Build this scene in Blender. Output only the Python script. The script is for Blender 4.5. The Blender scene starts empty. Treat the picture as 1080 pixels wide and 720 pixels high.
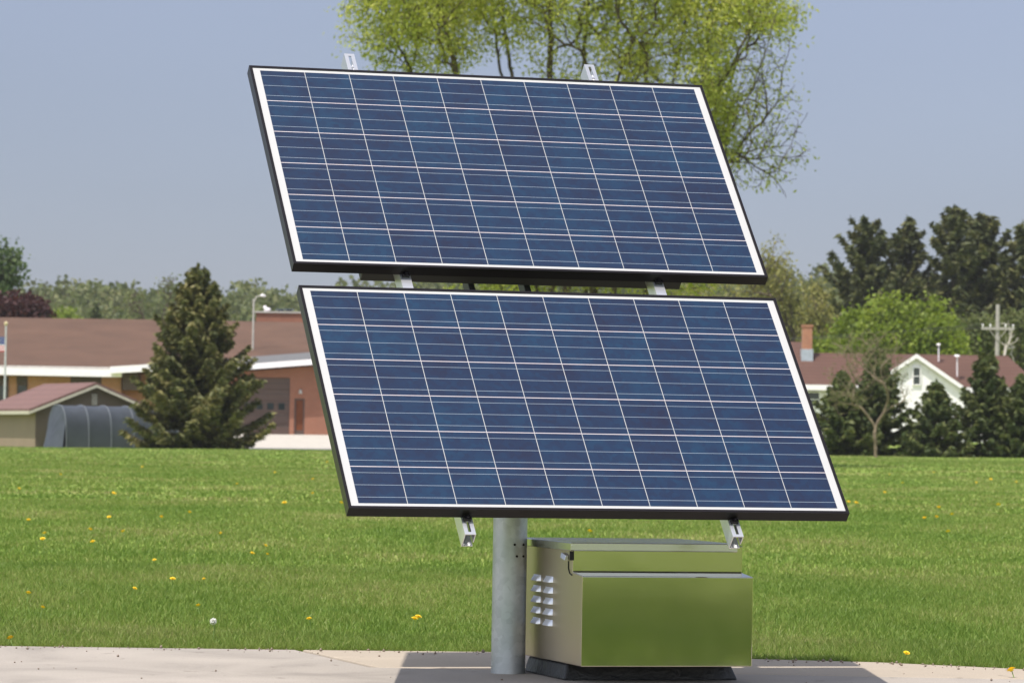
import bpy, math, random
import numpy as np
from mathutils import Vector, Matrix

scene = bpy.context.scene
col = scene.collection
R = math.radians

# ------------------------------------------------------------------ camera
FPX = 4157.8; PITCH = 0.0256; ROLL = 0.0158; CAMZ = 0.76
cam_d = bpy.data.cameras.new('camera'); cam = bpy.data.objects.new('camera', cam_d)
col.objects.link(cam); scene.camera = cam
cam_d.sensor_fit = 'HORIZONTAL'; cam_d.sensor_width = 36.0
cam_d.lens = FPX / 1080 * 36.0
cam_d.clip_start = 0.1; cam_d.clip_end = 6000
_c, _s = math.cos(PITCH), math.sin(PITCH); _cr, _sr = math.cos(ROLL), math.sin(ROLL)
FWD = Vector((0, _c, _s)); UP0 = Vector((0, -_s, _c)); X0 = Vector((1, 0, 0))
RT = X0 * _cr + UP0 * _sr; UP = X0 * -_sr + UP0 * _cr
M = Matrix.Identity(4)
for i in range(3):
    M[i][0] = RT[i]; M[i][1] = UP[i]; M[i][2] = -FWD[i]
M[2][3] = CAMZ
cam.matrix_world = M
cam_d.dof.use_dof = True; cam_d.dof.focus_distance = 12.7; cam_d.dof.aperture_fstop = 15

# ------------------------------------------------------------------ world, sun, exposure
SUNV = Vector((-0.28, -0.35, 1.0)).normalized()          # towards the sun
el = math.asin(SUNV.z); az = math.atan2(SUNV.x, SUNV.y)
w = bpy.data.worlds.new('World'); scene.world = w; w.use_nodes = True
wn, wl = w.node_tree.nodes, w.node_tree.links
bg = wn['Background']
sky = wn.new('ShaderNodeTexSky'); sky.sky_type = 'NISHITA'; sky.sun_disc = False
sky.sun_elevation = el; sky.sun_rotation = az
sky.air_density = 1.0; sky.dust_density = 1.0; sky.ozone_density = 1.6; sky.altitude = 200
hs = wn.new('ShaderNodeHueSaturation'); hs.inputs['Saturation'].default_value = 0.54
tint = wn.new('ShaderNodeMix'); tint.data_type = 'RGBA'; tint.blend_type = 'MULTIPLY'
tint.inputs[0].default_value = 1.0; tint.inputs[7].default_value = (0.74, 0.84, 1.07, 1)
# thin high cloud: broad soft variation of the sky's own light
tc = wn.new('ShaderNodeTexCoord'); mp = wn.new('ShaderNodeMapping'); mp.inputs['Scale'].default_value = (1.0, 1.0, 3.0)
nz = wn.new('ShaderNodeTexNoise'); nz.inputs['Scale'].default_value = 1.6; nz.inputs['Detail'].default_value = 3
rp = wn.new('ShaderNodeMapRange'); rp.inputs[1].default_value = .3; rp.inputs[2].default_value = .7
rp.inputs[3].default_value = .90; rp.inputs[4].default_value = 1.10
cm = wn.new('ShaderNodeMix'); cm.data_type = 'RGBA'; cm.blend_type = 'MULTIPLY'; cm.inputs[0].default_value = 1
wl.new(tc.outputs['Generated'], mp.inputs[0]); wl.new(mp.outputs[0], nz.inputs['Vector']); wl.new(nz.outputs['Fac'], rp.inputs[0])
wl.new(sky.outputs[0], hs.inputs['Color']); wl.new(hs.outputs[0], tint.inputs[6])
wl.new(tint.outputs[2], cm.inputs[6]); wl.new(rp.outputs[0], cm.inputs[7])
# added gradient: veil lifts the sky above and behind to light viewer-facing walls
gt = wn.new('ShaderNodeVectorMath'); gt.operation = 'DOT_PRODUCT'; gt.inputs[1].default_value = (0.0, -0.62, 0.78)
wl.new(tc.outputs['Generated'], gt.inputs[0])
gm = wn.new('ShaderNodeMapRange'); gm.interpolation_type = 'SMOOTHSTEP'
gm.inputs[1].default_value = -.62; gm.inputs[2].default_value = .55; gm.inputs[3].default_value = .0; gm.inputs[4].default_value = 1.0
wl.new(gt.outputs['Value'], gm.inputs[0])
sky_fill = wn.new('ShaderNodeMix'); sky_fill.data_type = 'RGBA'; wl.new(gm.outputs[0], sky_fill.inputs[0])
sky_fill.inputs[6].default_value = (.84, .77, .745, 1); sky_fill.inputs[7].default_value = (2.6, 2.2, 1.7, 1)
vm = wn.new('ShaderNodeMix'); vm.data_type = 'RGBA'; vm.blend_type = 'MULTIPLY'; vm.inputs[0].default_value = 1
wl.new(cm.outputs[2], vm.inputs[6]); wl.new(sky_fill.outputs[2], vm.inputs[7])
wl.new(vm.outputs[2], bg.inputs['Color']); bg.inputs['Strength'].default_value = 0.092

sd = bpy.data.lights.new('sun', 'SUN'); sd.energy = 3.9; sd.angle = R(0.6); sd.color = (1.0, 0.95, 0.87)
sun = bpy.data.objects.new('sun', sd); col.objects.link(sun)
sun.rotation_euler = (-SUNV).to_track_quat('-Z', 'Y').to_euler()
vs = scene.view_settings; vs.view_transform = 'Standard'; vs.look = 'None'; vs.exposure = 0.4; vs.gamma = 1.0
vs.use_curve_mapping = False
scene.cycles.max_bounces = 6; scene.cycles.transparent_max_bounces = 8

# ------------------------------------------------------------------ helpers
def at(px, py, Y):
    """point on the plane y=Y seen at photo pixel (px, py)"""
    u = (px - 540); v = (py - 360)
    d = FWD * FPX + RT * u - UP * v
    t = Y / d.y
    return Vector((d.x * t, Y, CAMZ + d.z * t))

def sstep(a, b, x):
    t = np.clip((np.asarray(x, float) - a) / (b - a), 0, 1); return t * t * (3 - 2 * t)

def gz(x, y):
    """terrain height"""
    x = np.asarray(x, float); y = np.asarray(y, float)
    z1 = .22 + .24 * np.clip((x + 23) / 46, 0, 1)
    z = -.012 + z1 * np.clip((y - 15) / 165, 0, 1) ** 1.15
    z = z + .75 * sstep(192, 221, y) * sstep(-21, -16.5, x)
    z = z + .25 * sstep(192, 225, y) * (1 - sstep(-21, -16.5, x))
    z = z + .06 * np.sin(x * .11 + y * .05) * sstep(25, 80, y) * (1 - sstep(170, 180, y))
    z = z + 18.8 * sstep(420, 800, y) * (.85 + .22 * np.sin(x * .011 + 1.5) + .1 * np.sin(x * .031))
    return z
def gzf(x, y): return float(gz(x, y))

def link(o, parent=None):
    col.objects.link(o)
    if parent is not None: o.parent = parent
    return o
def tag(o, label=None, cat=None, group=None, kind=None):
    if label: o['label'] = label
    if cat: o['category'] = cat
    if group: o['group'] = group
    if kind: o['kind'] = kind
    return o
def empty(name, loc, label=None, cat=None, group=None):
    o = bpy.data.objects.new(name, None); o.empty_display_size = .2; o.location = loc
    link(o); return tag(o, label, cat, group)

class MB:
    def __init__(s): s.v = []; s.f = []; s.m = []
    def add(s, vs, fs, mi=0):
        b = len(s.v); s.v += [tuple(v) for v in vs]; s.f += [tuple(b + i for i in f) for f in fs]; s.m += [mi] * len(fs)
    def box(s, c, d, mi=0, M=None):
        cx, cy, cz = c; dx, dy, dz = d[0] / 2, d[1] / 2, d[2] / 2
        vs = [Vector((cx + a * dx, cy + b * dy, cz + e * dz)) for a in (-1, 1) for b in (-1, 1) for e in (-1, 1)]
        if M is not None: vs = [M @ v for v in vs]
        s.add(vs, [(0, 1, 3, 2), (4, 6, 7, 5), (0, 4, 5, 1), (2, 3, 7, 6), (0, 2, 6, 4), (1, 5, 7, 3)], mi)
    def span(s, lo, hi, mi=0, M=None):
        s.box([(a + b) / 2 for a, b in zip(lo, hi)], [b - a for a, b in zip(lo, hi)], mi, M)
    def hexa(s, p, mi=0):   # 8 points: bottom 4 ccw, top 4 ccw
        s.add(p, [(3, 2, 1, 0), (4, 5, 6, 7), (0, 1, 5, 4), (1, 2, 6, 5), (2, 3, 7, 6), (3, 0, 4, 7)], mi)
    def prism(s, poly, off, mi=0):
        n = len(poly); a = [Vector(p) for p in poly]; b = [p + Vector(off) for p in a]
        s.add(a + b, [tuple(range(n - 1, -1, -1)), tuple(range(n, 2 * n))] + [(i, (i + 1) % n, n + (i + 1) % n, n + i) for i in range(n)], mi)
    def tube(s, pts, rs, n=12, mi=0, cap=True):
        pts = [Vector(p) for p in pts]; rs = rs if hasattr(rs, '__len__') else [rs] * len(pts)
        b = []; ref = Vector((0.31, .95, .05))
        for i, p in enumerate(pts):
            d = (pts[min(i + 1, len(pts) - 1)] - pts[max(i - 1, 0)]).normalized()
            if abs(d.dot(ref)) > .95: ref = Vector((1, 0, .1))
            u = d.cross(ref).normalized(); v = d.cross(u)
            b += [p + (u * math.cos(2 * math.pi * k / n) + v * math.sin(2 * math.pi * k / n)) * rs[i] for k in range(n)]
        fs = []
        for i in range(len(pts) - 1):
            for k in range(n):
                k2 = (k + 1) % n; fs.append((i * n + k, i * n + k2, (i + 1) * n + k2, (i + 1) * n + k))
        if cap: fs += [tuple(range(n - 1, -1, -1)), tuple((len(pts) - 1) * n + k for k in range(n))]
        s.add(b, fs, mi)
    def build(s, name, mats, parent=None, loc=None, smooth=False, bevel=0):
        me = bpy.data.meshes.new(name); me.from_pydata(s.v, [], s.f); me.update()
        for m in (mats if isinstance(mats, (list, tuple)) else [mats]): me.materials.append(m)
        me.polygons.foreach_set('material_index', s.m)
        if smooth: me.polygons.foreach_set('use_smooth', [True] * len(me.polygons)); me.set_sharp_from_angle(angle=R(38))
        o = bpy.data.objects.new(name, me); link(o, parent)
        if loc is not None: o.location = loc
        if bevel:
            b = o.modifiers.new('bevel', 'BEVEL'); b.width = bevel; b.segments = 2; b.limit_method = 'ANGLE'; b.angle_limit = R(40)
        return o

def np_mesh(name, verts, faces, mat, parent=None, loc=None, smooth=False, attr=None):
    """verts (N,3) faces (F,k) numpy"""
    me = bpy.data.meshes.new(name); k = faces.shape[1]; F = len(faces)
    me.vertices.add(len(verts)); me.vertices.foreach_set('co', np.ascontiguousarray(verts, np.float32).ravel())
    me.loops.add(F * k); me.loops.foreach_set('vertex_index', np.ascontiguousarray(faces, np.int32).ravel())
    me.polygons.add(F); me.polygons.foreach_set('loop_start', np.arange(F, dtype=np.int32) * k)
    me.polygons.foreach_set('loop_total', np.full(F, k, np.int32))
    if smooth: me.polygons.foreach_set('use_smooth', np.ones(F, bool))
    me.update(calc_edges=True)
    if attr is not None:
        a = me.attributes.new('rnd', 'FLOAT', 'POINT'); a.data.foreach_set('value', np.ascontiguousarray(attr, np.float32))
    me.materials.append(mat)
    o = bpy.data.objects.new(name, me); link(o, parent)
    if loc is not None: o.location = loc
    return o

# ------------------------------------------------------------------ materials
def nt(name):
    m = bpy.data.materials.new(name); m.use_nodes = True
    return m, m.node_tree.nodes, m.node_tree.links, m.node_tree.nodes['Principled BSDF']
def ramp(n, stops):
    r = n.new('ShaderNodeValToRGB'); e = r.color_ramp.elements
    while len(e) < len(stops): e.new(.5)
    for q, (p, c) in zip(e, stops): q.position = p; q.color = (*c, 1)
    return r
def mat(name, c, rough=.6, metal=0, var=.12, scale=6, detail=5, bump=0, bscale=None, spec=.5, stretch=(1, 1, 1), coat=0):
    m, n, l, b = nt(name)
    b.inputs['Roughness'].default_value = rough; b.inputs['Metallic'].default_value = metal
    b.inputs['Specular IOR Level'].default_value = spec; b.inputs['Coat Weight'].default_value = coat
    tc = n.new('ShaderNodeTexCoord'); mp = n.new('ShaderNodeMapping'); mp.inputs['Scale'].default_value = stretch
    nz = n.new('ShaderNodeTexNoise'); nz.inputs['Scale'].default_value = scale; nz.inputs['Detail'].default_value = detail
    l.new(tc.outputs['Object'], mp.inputs[0]); l.new(mp.outputs[0], nz.inputs['Vector'])
    r = ramp(n, [(.3, [x * (1 - var) for x in c]), (.7, [min(1, x * (1 + var)) for x in c])])
    l.new(nz.outputs['Fac'], r.inputs[0]); l.new(r.outputs[0], b.inputs['Base Color'])
    if bump:
        z2 = n.new('ShaderNodeTexNoise'); z2.inputs['Scale'].default_value = bscale or scale * 6; z2.inputs['Detail'].default_value = 6
        l.new(mp.outputs[0], z2.inputs['Vector'])
        bp = n.new('ShaderNodeBump'); bp.inputs['Strength'].default_value = bump; bp.inputs['Distance'].default_value = .02
        l.new(z2.outputs['Fac'], bp.inputs['Height']); l.new(bp.outputs[0], b.inputs['Normal'])
    return m
def leafmat(name, cols, patch=.5, transl=.35, rough=.55, spec=.3):
    """foliage: per-leaf random colour + clump-scale noise"""
    m, n, l, b = nt(name); out = n['Material Output']
    g = n.new('ShaderNodeNewGeometry'); tc = n.new('ShaderNodeTexCoord'); at_ = n.new('ShaderNodeAttribute'); at_.attribute_name = 'rnd'
    nz = n.new('ShaderNodeTexNoise'); nz.inputs['Scale'].default_value = patch; nz.inputs['Detail'].default_value = 3
    l.new(tc.outputs['Object'], nz.inputs['Vector'])
    ad = n.new('ShaderNodeMath'); ad.operation = 'MULTIPLY_ADD'; ad.inputs[1].default_value = .45
    sub = n.new('ShaderNodeMath'); sub.operation = 'SUBTRACT'; sub.inputs[1].default_value = .22
    l.new(at_.outputs['Fac'], ad.inputs[0]); l.new(nz.outputs['Fac'], ad.inputs[2]); l.new(ad.outputs[0], sub.inputs[0])
    k = len(cols); r = ramp(n, [(.22 + .56 * i / (k - 1), c) for i, c in enumerate(cols)])
    l.new(sub.outputs[0], r.inputs[0]); l.new(r.outputs[0], b.inputs['Base Color'])
    b.inputs['Roughness'].default_value = rough; b.inputs['Specular IOR Level'].default_value = spec
    t = n.new('ShaderNodeBsdfTranslucent'); mx = n.new('ShaderNodeMixShader'); mx.inputs[0].default_value = transl
    hsv = n.new('ShaderNodeHueSaturation'); hsv.inputs['Saturation'].default_value = 1.1; hsv.inputs['Value'].default_value = 1.25
    l.new(r.outputs[0], hsv.inputs['Color']); l.new(hsv.outputs[0], t.inputs['Color'])
    l.new(b.outputs[0], mx.inputs[1]); l.new(t.outputs[0], mx.inputs[2]); l.new(mx.outputs[0], out.inputs['Surface'])
    return m

def lawn_nodes(n, l, base_noise_input):
    """broad tone patches shared by the lawn sheet and its blades (world position)"""
    g = n.new('ShaderNodeNewGeometry'); mp = n.new('ShaderNodeMapping'); mp.inputs['Scale'].default_value = (1, .42, 1)
    l.new(g.outputs['Position'], mp.inputs[0])
    a = n.new('ShaderNodeTexNoise'); a.inputs['Scale'].default_value = .42; a.inputs['Detail'].default_value = 8; a.inputs['Roughness'].default_value = .68
    l.new(mp.outputs[0], a.inputs['Vector'])
    return a
def lawnmat(name, blade):
    m, n, l, b = nt(name)
    a = lawn_nodes(n, l, None)
    r = ramp(n, [(.24, (.130, .210, .036)), (.44, (.185, .270, .050)), (.58, (.255, .305, .078)), (.76, (.36, .33, .15))])
    if blade:
        t = n.new('ShaderNodeAttribute'); t.attribute_name = 'rnd'
        ma = n.new('ShaderNodeMath'); ma.operation = 'MULTIPLY_ADD'; ma.inputs[1].default_value = .26
        sb = n.new('ShaderNodeMath'); sb.operation = 'SUBTRACT'; sb.inputs[1].default_value = .13
        l.new(t.outputs['Fac'], ma.inputs[0]); l.new(a.outputs['Fac'], ma.inputs[2]); l.new(ma.outputs[0], sb.inputs[0]); l.new(sb.outputs[0], r.inputs[0])
        b.inputs['Roughness'].default_value = .5; b.inputs['Specular IOR Level'].default_value = .25
        tr = n.new('ShaderNodeBsdfTranslucent'); mx = n.new('ShaderNodeMixShader'); mx.inputs[0].default_value = .45
        l.new(r.outputs[0], tr.inputs['Color']); l.new(b.outputs[0], mx.inputs[1]); l.new(tr.outputs[0], mx.inputs[2])
        l.new(mx.outputs[0], n['Material Output'].inputs['Surface'])
        l.new(r.outputs[0], b.inputs['Base Color'])
    else:
        f = n.new('ShaderNodeTexNoise'); f.inputs['Scale'].default_value = 9; f.inputs['Detail'].default_value = 6; f.inputs['Roughness'].default_value = .7
        g = n.new('ShaderNodeNewGeometry'); l.new(g.outputs['Position'], f.inputs['Vector'])
        ma = n.new('ShaderNodeMath'); ma.operation = 'MULTIPLY_ADD'; ma.inputs[1].default_value = .4
        sb = n.new('ShaderNodeMath'); sb.operation = 'SUBTRACT'; sb.inputs[1].default_value = .2
        l.new(f.outputs['Fac'], ma.inputs[0]); l.new(a.outputs['Fac'], ma.inputs[2]); l.new(ma.outputs[0], sb.inputs[0]); l.new(sb.outputs[0], r.inputs[0])
        l.new(r.outputs[0], b.inputs['Base Color']); b.inputs['Roughness'].default_value = 1; b.inputs['Specular IOR Level'].default_value = .1
        bp = n.new('ShaderNodeBump'); bp.inputs['Strength'].default_value = .6; bp.inputs['Distance'].default_value = .05
        l.new(f.outputs['Fac'], bp.inputs['Height']); l.new(bp.outputs[0], b.inputs['Normal'])
    return m

def concrete(name, c, streak=.2):
    m, n, l, b = nt(name)
    g = n.new('ShaderNodeNewGeometry'); mp = n.new('ShaderNodeMapping'); mp.inputs['Scale'].default_value = (1, .55, 1); mp.inputs['Rotation'].default_value = (0, 0, .25)
    l.new(g.outputs['Position'], mp.inputs[0])
    a = n.new('ShaderNodeTexNoise'); a.inputs['Scale'].default_value = 2.1; a.inputs['Detail'].default_value = 6; a.inputs['Distortion'].default_value = 1.2
    l.new(mp.outputs[0], a.inputs['Vector'])
    r = ramp(n, [(.30, [x * (1 - 1.6 * streak) for x in c]), (.42, [x * (1 - .5 * streak) for x in c]), (.55, c), (.7, [min(1, x * 1.08) for x in c])])
    l.new(a.outputs['Fac'], r.inputs[0])
    f = n.new('ShaderNodeTexNoise'); f.inputs['Scale'].default_value = 160; f.inputs['Detail'].default_value = 3
    l.new(g.outputs['Position'], f.inputs['Vector'])
    r2 = ramp(n, [(.35, (.88, .88, .88)), (.65, (1.08, 1.08, 1.08))]); l.new(f.outputs['Fac'], r2.inputs[0])
    mx = n.new('ShaderNodeMix'); mx.data_type = 'RGBA'; mx.blend_type = 'MULTIPLY'; mx.inputs[0].default_value = 1
    l.new(r.outputs[0], mx.inputs[6]); l.new(r2.outputs[0], mx.inputs[7]); l.new(mx.outputs[2], b.inputs['Base Color'])
    b.inputs['Roughness'].default_value = .85
    bp = n.new('ShaderNodeBump'); bp.inputs['Strength'].default_value = .25; bp.inputs['Distance'].default_value = .003
    l.new(f.outputs['Fac'], bp.inputs['Height']); l.new(bp.outputs[0], b.inputs['Normal'])
    sv = n.new('ShaderNodeTexNoise'); sv.inputs['Scale'].default_value = 14; sv.inputs['Detail'].default_value = 2; l.new(mp.outputs[0], sv.inputs['Vector'])
    r4 = ramp(n, [(.66, (1, 1, 1)), (.74, (.74, .73, .72))]); l.new(sv.outputs['Fac'], r4.inputs[0])
    m4 = n.new('ShaderNodeMix'); m4.data_type = 'RGBA'; m4.blend_type = 'MULTIPLY'; m4.inputs[0].default_value = 1
    l.new(mx.outputs[2], m4.inputs[6]); l.new(r4.outputs[0], m4.inputs[7]); l.new(m4.outputs[2], b.inputs['Base Color'])
    return m

def brickmat(name, c1, c2, mortar, scale=1.0):
    m, n, l, b = nt(name)
    tc = n.new('ShaderNodeTexCoord'); br = n.new('ShaderNodeTexBrick')
    mp = n.new('ShaderNodeMapping'); mp.inputs['Rotation'].default_value = (R(90), 0, 0)
    l.new(tc.outputs['Object'], mp.inputs[0]); l.new(mp.outputs[0], br.inputs['Vector'])
    br.inputs['Color1'].default_value = (*c1, 1); br.inputs['Color2'].default_value = (*c2, 1); br.inputs['Mortar'].default_value = (*mortar, 1)
    br.inputs['Scale'].default_value = scale; br.inputs['Mortar Size'].default_value = .008; br.inputs['Brick Width'].default_value = .21; br.inputs['Row Height'].default_value = .075
    nz = n.new('ShaderNodeTexNoise'); nz.inputs['Scale'].default_value = .6; nz.inputs['Detail'].default_value = 5; l.new(tc.outputs['Object'], nz.inputs['Vector'])
    r = ramp(n, [(.3, (.85, .85, .85)), (.7, (1.12, 1.12, 1.12))]); l.new(nz.outputs['Fac'], r.inputs[0])
    mx = n.new('ShaderNodeMix'); mx.data_type = 'RGBA'; mx.blend_type = 'MULTIPLY'; mx.inputs[0].default_value = 1
    l.new(br.outputs['Color'], mx.inputs[6]); l.new(r.outputs[0], mx.inputs[7]); l.new(mx.outputs[2], b.inputs['Base Color'])
    b.inputs['Roughness'].default_value = .9
    return m
def stripemat(name, c, c2, period, axis='Z', rough=.7, duty=.12, var=.1, scale=.8):
    """boards, siding or shingle courses: thin darker lines at a period along an object axis"""
    m, n, l, b = nt(name)
    tc = n.new('ShaderNodeTexCoord'); sp = n.new('ShaderNodeSeparateXYZ'); l.new(tc.outputs['Object'], sp.inputs[0])
    d = n.new('ShaderNodeMath'); d.operation = 'DIVIDE'; d.inputs[1].default_value = period; l.new(sp.outputs[axis], d.inputs[0])
    fr = n.new('ShaderNodeMath'); fr.operation = 'FRACT'; l.new(d.outputs[0], fr.inputs[0])
    lt = n.new('ShaderNodeMath'); lt.operation = 'LESS_THAN'; lt.inputs[1].default_value = duty; l.new(fr.outputs[0], lt.inputs[0])
    nz = n.new('ShaderNodeTexNoise'); nz.inputs['Scale'].default_value = scale; nz.inputs['Detail'].default_value = 8; nz.inputs['Roughness'].default_value = .65
    l.new(tc.outputs['Object'], nz.inputs['Vector'])
    r = ramp(n, [(.3, [x * (1 - var) for x in c]), (.7, [x * (1 + var) for x in c])]); l.new(nz.outputs['Fac'], r.inputs[0])
    mx = n.new('ShaderNodeMix'); mx.data_type = 'RGBA'; l.new(lt.outputs[0], mx.inputs[0]); l.new(r.outputs[0], mx.inputs[6]); mx.inputs[7].default_value = (*c2, 1)
    l.new(mx.outputs[2], b.inputs['Base Color']); b.inputs['Roughness'].default_value = rough
    return m

MT = {}
MT['lawn'] = lawnmat('lawn_soil', False); MT['blade'] = lawnmat('grass_blade', True)
MT['slab_a'] = concrete('concrete_grey', (.36, .318, .275), .16); MT['slab_b'] = concrete('concrete_tan', (.40, .335, .262), .05)
MT['drive'] = concrete('driveway_concrete', (.48, .44, .38), .1)
MT['asphalt'] = mat('road_asphalt', (.22, .21, .2), .9, scale=2, var=.15)
MT['soil'] = mat('bare_soil', (.27, .165, .10), .95, var=.5, scale=30, bump=.6)
MT['bark'] = mat('bark', (.085, .062, .042), .9, var=.35, scale=3, stretch=(1, 1, .3), bump=.3)
MT['bark_tan'] = mat('bark_tan', (.20, .15, .10), .9, var=.3, scale=3, stretch=(1, 1, .3))
MT['bark_pale'] = mat('bark_pale', (.42, .38, .33), .9, var=.2, scale=3)
MT['willow'] = leafmat('willow_leaves', [(.24, .28, .05), (.36, .40, .075), (.52, .51, .13)], .5, .45)
MT['spruce'] = leafmat('spruce_needles', [(.055, .068, .018), (.115, .12, .034), (.22, .19, .065)], .9, .15)
MT['spruce_dark'] = leafmat('spruce_needles_dark', [(.04, .062, .018), (.075, .10, .026), (.14, .15, .04)], .8, .15)
MT['pine'] = leafmat('pine_needles', [(.04, .052, .018), (.078, .09, .028), (.14, .135, .042)], .5, .15)
MT['lime'] = leafmat('fresh_green_leaves', [(.12, .17, .02), (.19, .25, .03), (.27, .32, .05)], .35, .4)
MT['yellow'] = leafmat('yellow_green_buds', [(.17, .17, .05), (.25, .24, .07), (.33, .30, .10)], .35, .4)
MT['olive'] = leafmat('olive_leaves', [(.09, .12, .035), (.14, .16, .05), (.19, .20, .07)], .35, .35)
MT['greyleaf'] = leafmat('grey_green_leaves', [(.05, .085, .03), (.08, .125, .04), (.12, .16, .06)], .4, .35)
MT['redleaf'] = leafmat('dark_red_leaves', [(.03, .011, .012), (.055, .018, .018), (.09, .03, .026)], .5, .3)
MT['wood'] = leafmat('woodland_leaves', [(.075, .095, .028), (.125, .15, .042), (.19, .19, .075)], .035, .35)

# ------------------------------------------------------------------ terrain (one sheet to the horizon)
def grid_sheet(name, xs, ys, material, dz=0):
    X, Y = np.meshgrid(xs, ys); Z = gz(X, Y) + dz
    V = np.stack([X, Y, Z], -1).reshape(-1, 3); nx = len(xs); ny = len(ys)
    i = (np.arange(ny - 1)[:, None] * nx + np.arange(nx - 1)[None, :]).ravel()
    F = np.stack([i, i + 1, i + 1 + nx, i + nx], 1)
    return np_mesh(name, V, F, material, smooth=True)
xs = np.unique(np.concatenate([np.linspace(-1400, -60, 40), np.linspace(-60, 60, 121), np.linspace(60, 1400, 40)]))
ys = np.unique(np.concatenate([np.linspace(-80, 10, 19), np.linspace(10, 240, 231), np.linspace(240, 2600, 119)]))
ground = grid_sheet('ground', xs, ys, MT['lawn'], -.03); tag(ground, kind='structure')

# concrete pad: two slabs with a joint, soil strip round its rear edge
edge = [(-7, 13.3), (-4, 13.95), (-1.84, 14.22), (-.75, 14.28), (-.07, 14.34), (.45, 14.27), (.87, 14.15), (1.32, 14.06), (1.78, 13.78), (2.4, 13.3), (3.45, 11.9)]
pad = MB()
A = [(-7, 11.95), (3.35, 11.95), (2.62, 13.12), (.0, 13.22), (-.455, 13.25), (-.765, 14.275), (-1.84, 14.22), (-4, 13.95), (-7, 13.3)]
B = [(-.74, 14.28), (-.43, 13.262), (0, 13.232), (2.60, 13.132), (2.4, 13.3), (1.78, 13.78), (1.32, 14.06), (.87, 14.15), (.45, 14.27), (-.07, 14.34)]
def slab(name, poly, m):
    b = MB(); n = len(poly)
    b.prism([(x, y, -.12) for x, y in poly], (0, 0, .12), 0)
    o = b.build(name, m, bevel=.006); tag(o, kind='structure'); return o
slab('concrete_slab', A, MT['slab_a']); slab('concrete_slab', B, MT['slab_b'])
b = MB(); rnd = random.Random(3)
pts_i = []; 
dense = []
for (x0, y0), (x1, y1) in zip(edge[:-1], edge[1:]):
    k = max(2, int(math.hypot(x1 - x0, y1 - y0) / .07))
    dense += [(x0 + (x1 - x0) * i / k, y0 + (y1 - y0) * i / k) for i in range(k)]
for (x0, y0), (x1, y1) in zip(dense[:-1], dense[1:]):
    pass
V = []; F = []
for i, (x, y) in enumerate(dense):
    V += [(x, y - .1, -.035), (x, y + .012, -.006 - rnd.random() * .006), (x, y + .22 + rnd.random() * .08, -.022)]
    if i: q = (i - 1) * 3; F += [(q, q + 3, q + 4, q + 1), (q + 1, q + 4, q + 5, q + 2)]
b.add(V, F); tag(b.build('soil_edge', MT['soil'], smooth=True), kind='structure')

# ------------------------------------------------------------------ grass blades
def grass(rng, n, y0, y1, margin, h, wd, powr=1.0):
    u = rng.random(n); y = y0 + (y1 - y0) * u ** powr
    half = y * .132 + margin
    x = (rng.random(n) * 2 - 1) * half
    # keep off the pad
    ex = np.array([e[0] for e in edge]); ey = np.array([e[1] for e in edge])
    lim = np.interp(x, ex, ey) + .13 + .04 * np.sin(x * 9) * np.sin(x * 23 + 1) + .05 * rng.random(n) ** 2; lim = np.where(x > 3.2, 0, lim)
    k = y > lim; x, y = x[k], y[k]; n = len(x)
    patch = .5 + .5 * np.sin(x * 1.7 + np.sin(y * .9) * 2) * np.sin(y * 1.1 + x * .6)
    hh = h * (.55 + .6 * rng.random(n)) * (.8 + .35 * patch); ww = wd * (.6 + .8 * rng.random(n))
    a = rng.random(n) * 2 * np.pi; lx = rng.normal(0, .38, n) * hh; ly = rng.normal(0, .38, n) * hh
    z = gz(x, y) - .03
    dx, dy = np.cos(a) * ww / 2, np.sin(a) * ww / 2
    m = .55
    P = np.stack([np.stack([x - dx, y - dy, z], 1), np.stack([x + dx, y + dy, z], 1),
                  np.stack([x + dx * .8 + lx * .35, y + dy * .8 + ly * .35, z + hh * m], 1), np.stack([x - dx * .8 + lx * .35, y - dy * .8 + ly * .35, z + hh * m], 1),
                  np.stack([x + lx, y + ly, z + hh], 1)], 1)
    r = rng.random(n)
    return P, r
def grass_front(rng, n):
    x = rng.uniform(-4, 6, n); y = rng.uniform(3.5, 11.9, n); h = .05 * (.5 + .7 * rng.random(n)); z = gz(x, y) - .03
    a = rng.random(n) * 6.283; ww = .008; dx, dy = np.cos(a) * ww / 2, np.sin(a) * ww / 2; lx, ly = rng.normal(0, .35, n) * h, rng.normal(0, .35, n) * h
    P = np.stack([np.stack([x - dx, y - dy, z], 1), np.stack([x + dx, y + dy, z], 1), np.stack([x + dx * .8 + lx * .35, y + dy * .8 + ly * .35, z + h * .55], 1), np.stack([x - dx * .8 + lx * .35, y - dy * .8 + ly * .35, z + h * .55], 1), np.stack([x + lx, y + ly, z + h], 1)], 1)
    return P, rng.random(n)
def edge_tufts(rng, n):
    x = rng.uniform(-4, 3.2, n); x = x[np.sin(x * 6.1) + np.sin(x * 14.3 + 2) + rng.normal(0, .8, len(x)) > -.6]; n = len(x)
    y = np.interp(x, [e[0] for e in edge], [e[1] for e in edge]) + .055 + .12 * rng.random(n); h = .062 * (.5 + .7 * rng.random(n)); z = gz(x, y) - .03
    a = rng.random(n) * 6.283; ww = .005; dx, dy = np.cos(a) * ww / 2, np.sin(a) * ww / 2; lx, ly = rng.normal(0, .5, n) * h, rng.normal(-.35, .4, n) * h
    P = np.stack([np.stack([x - dx, y - dy, z], 1), np.stack([x + dx, y + dy, z], 1), np.stack([x + dx * .8 + lx * .35, y + dy * .8 + ly * .35, z + h * .55], 1), np.stack([x - dx * .8 + lx * .35, y - dy * .8 + ly * .35, z + h * .55], 1), np.stack([x + lx, y + ly, z + h * .9], 1)], 1)
    return P, rng.random(n) * .5
rng = np.random.default_rng(7)
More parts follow.
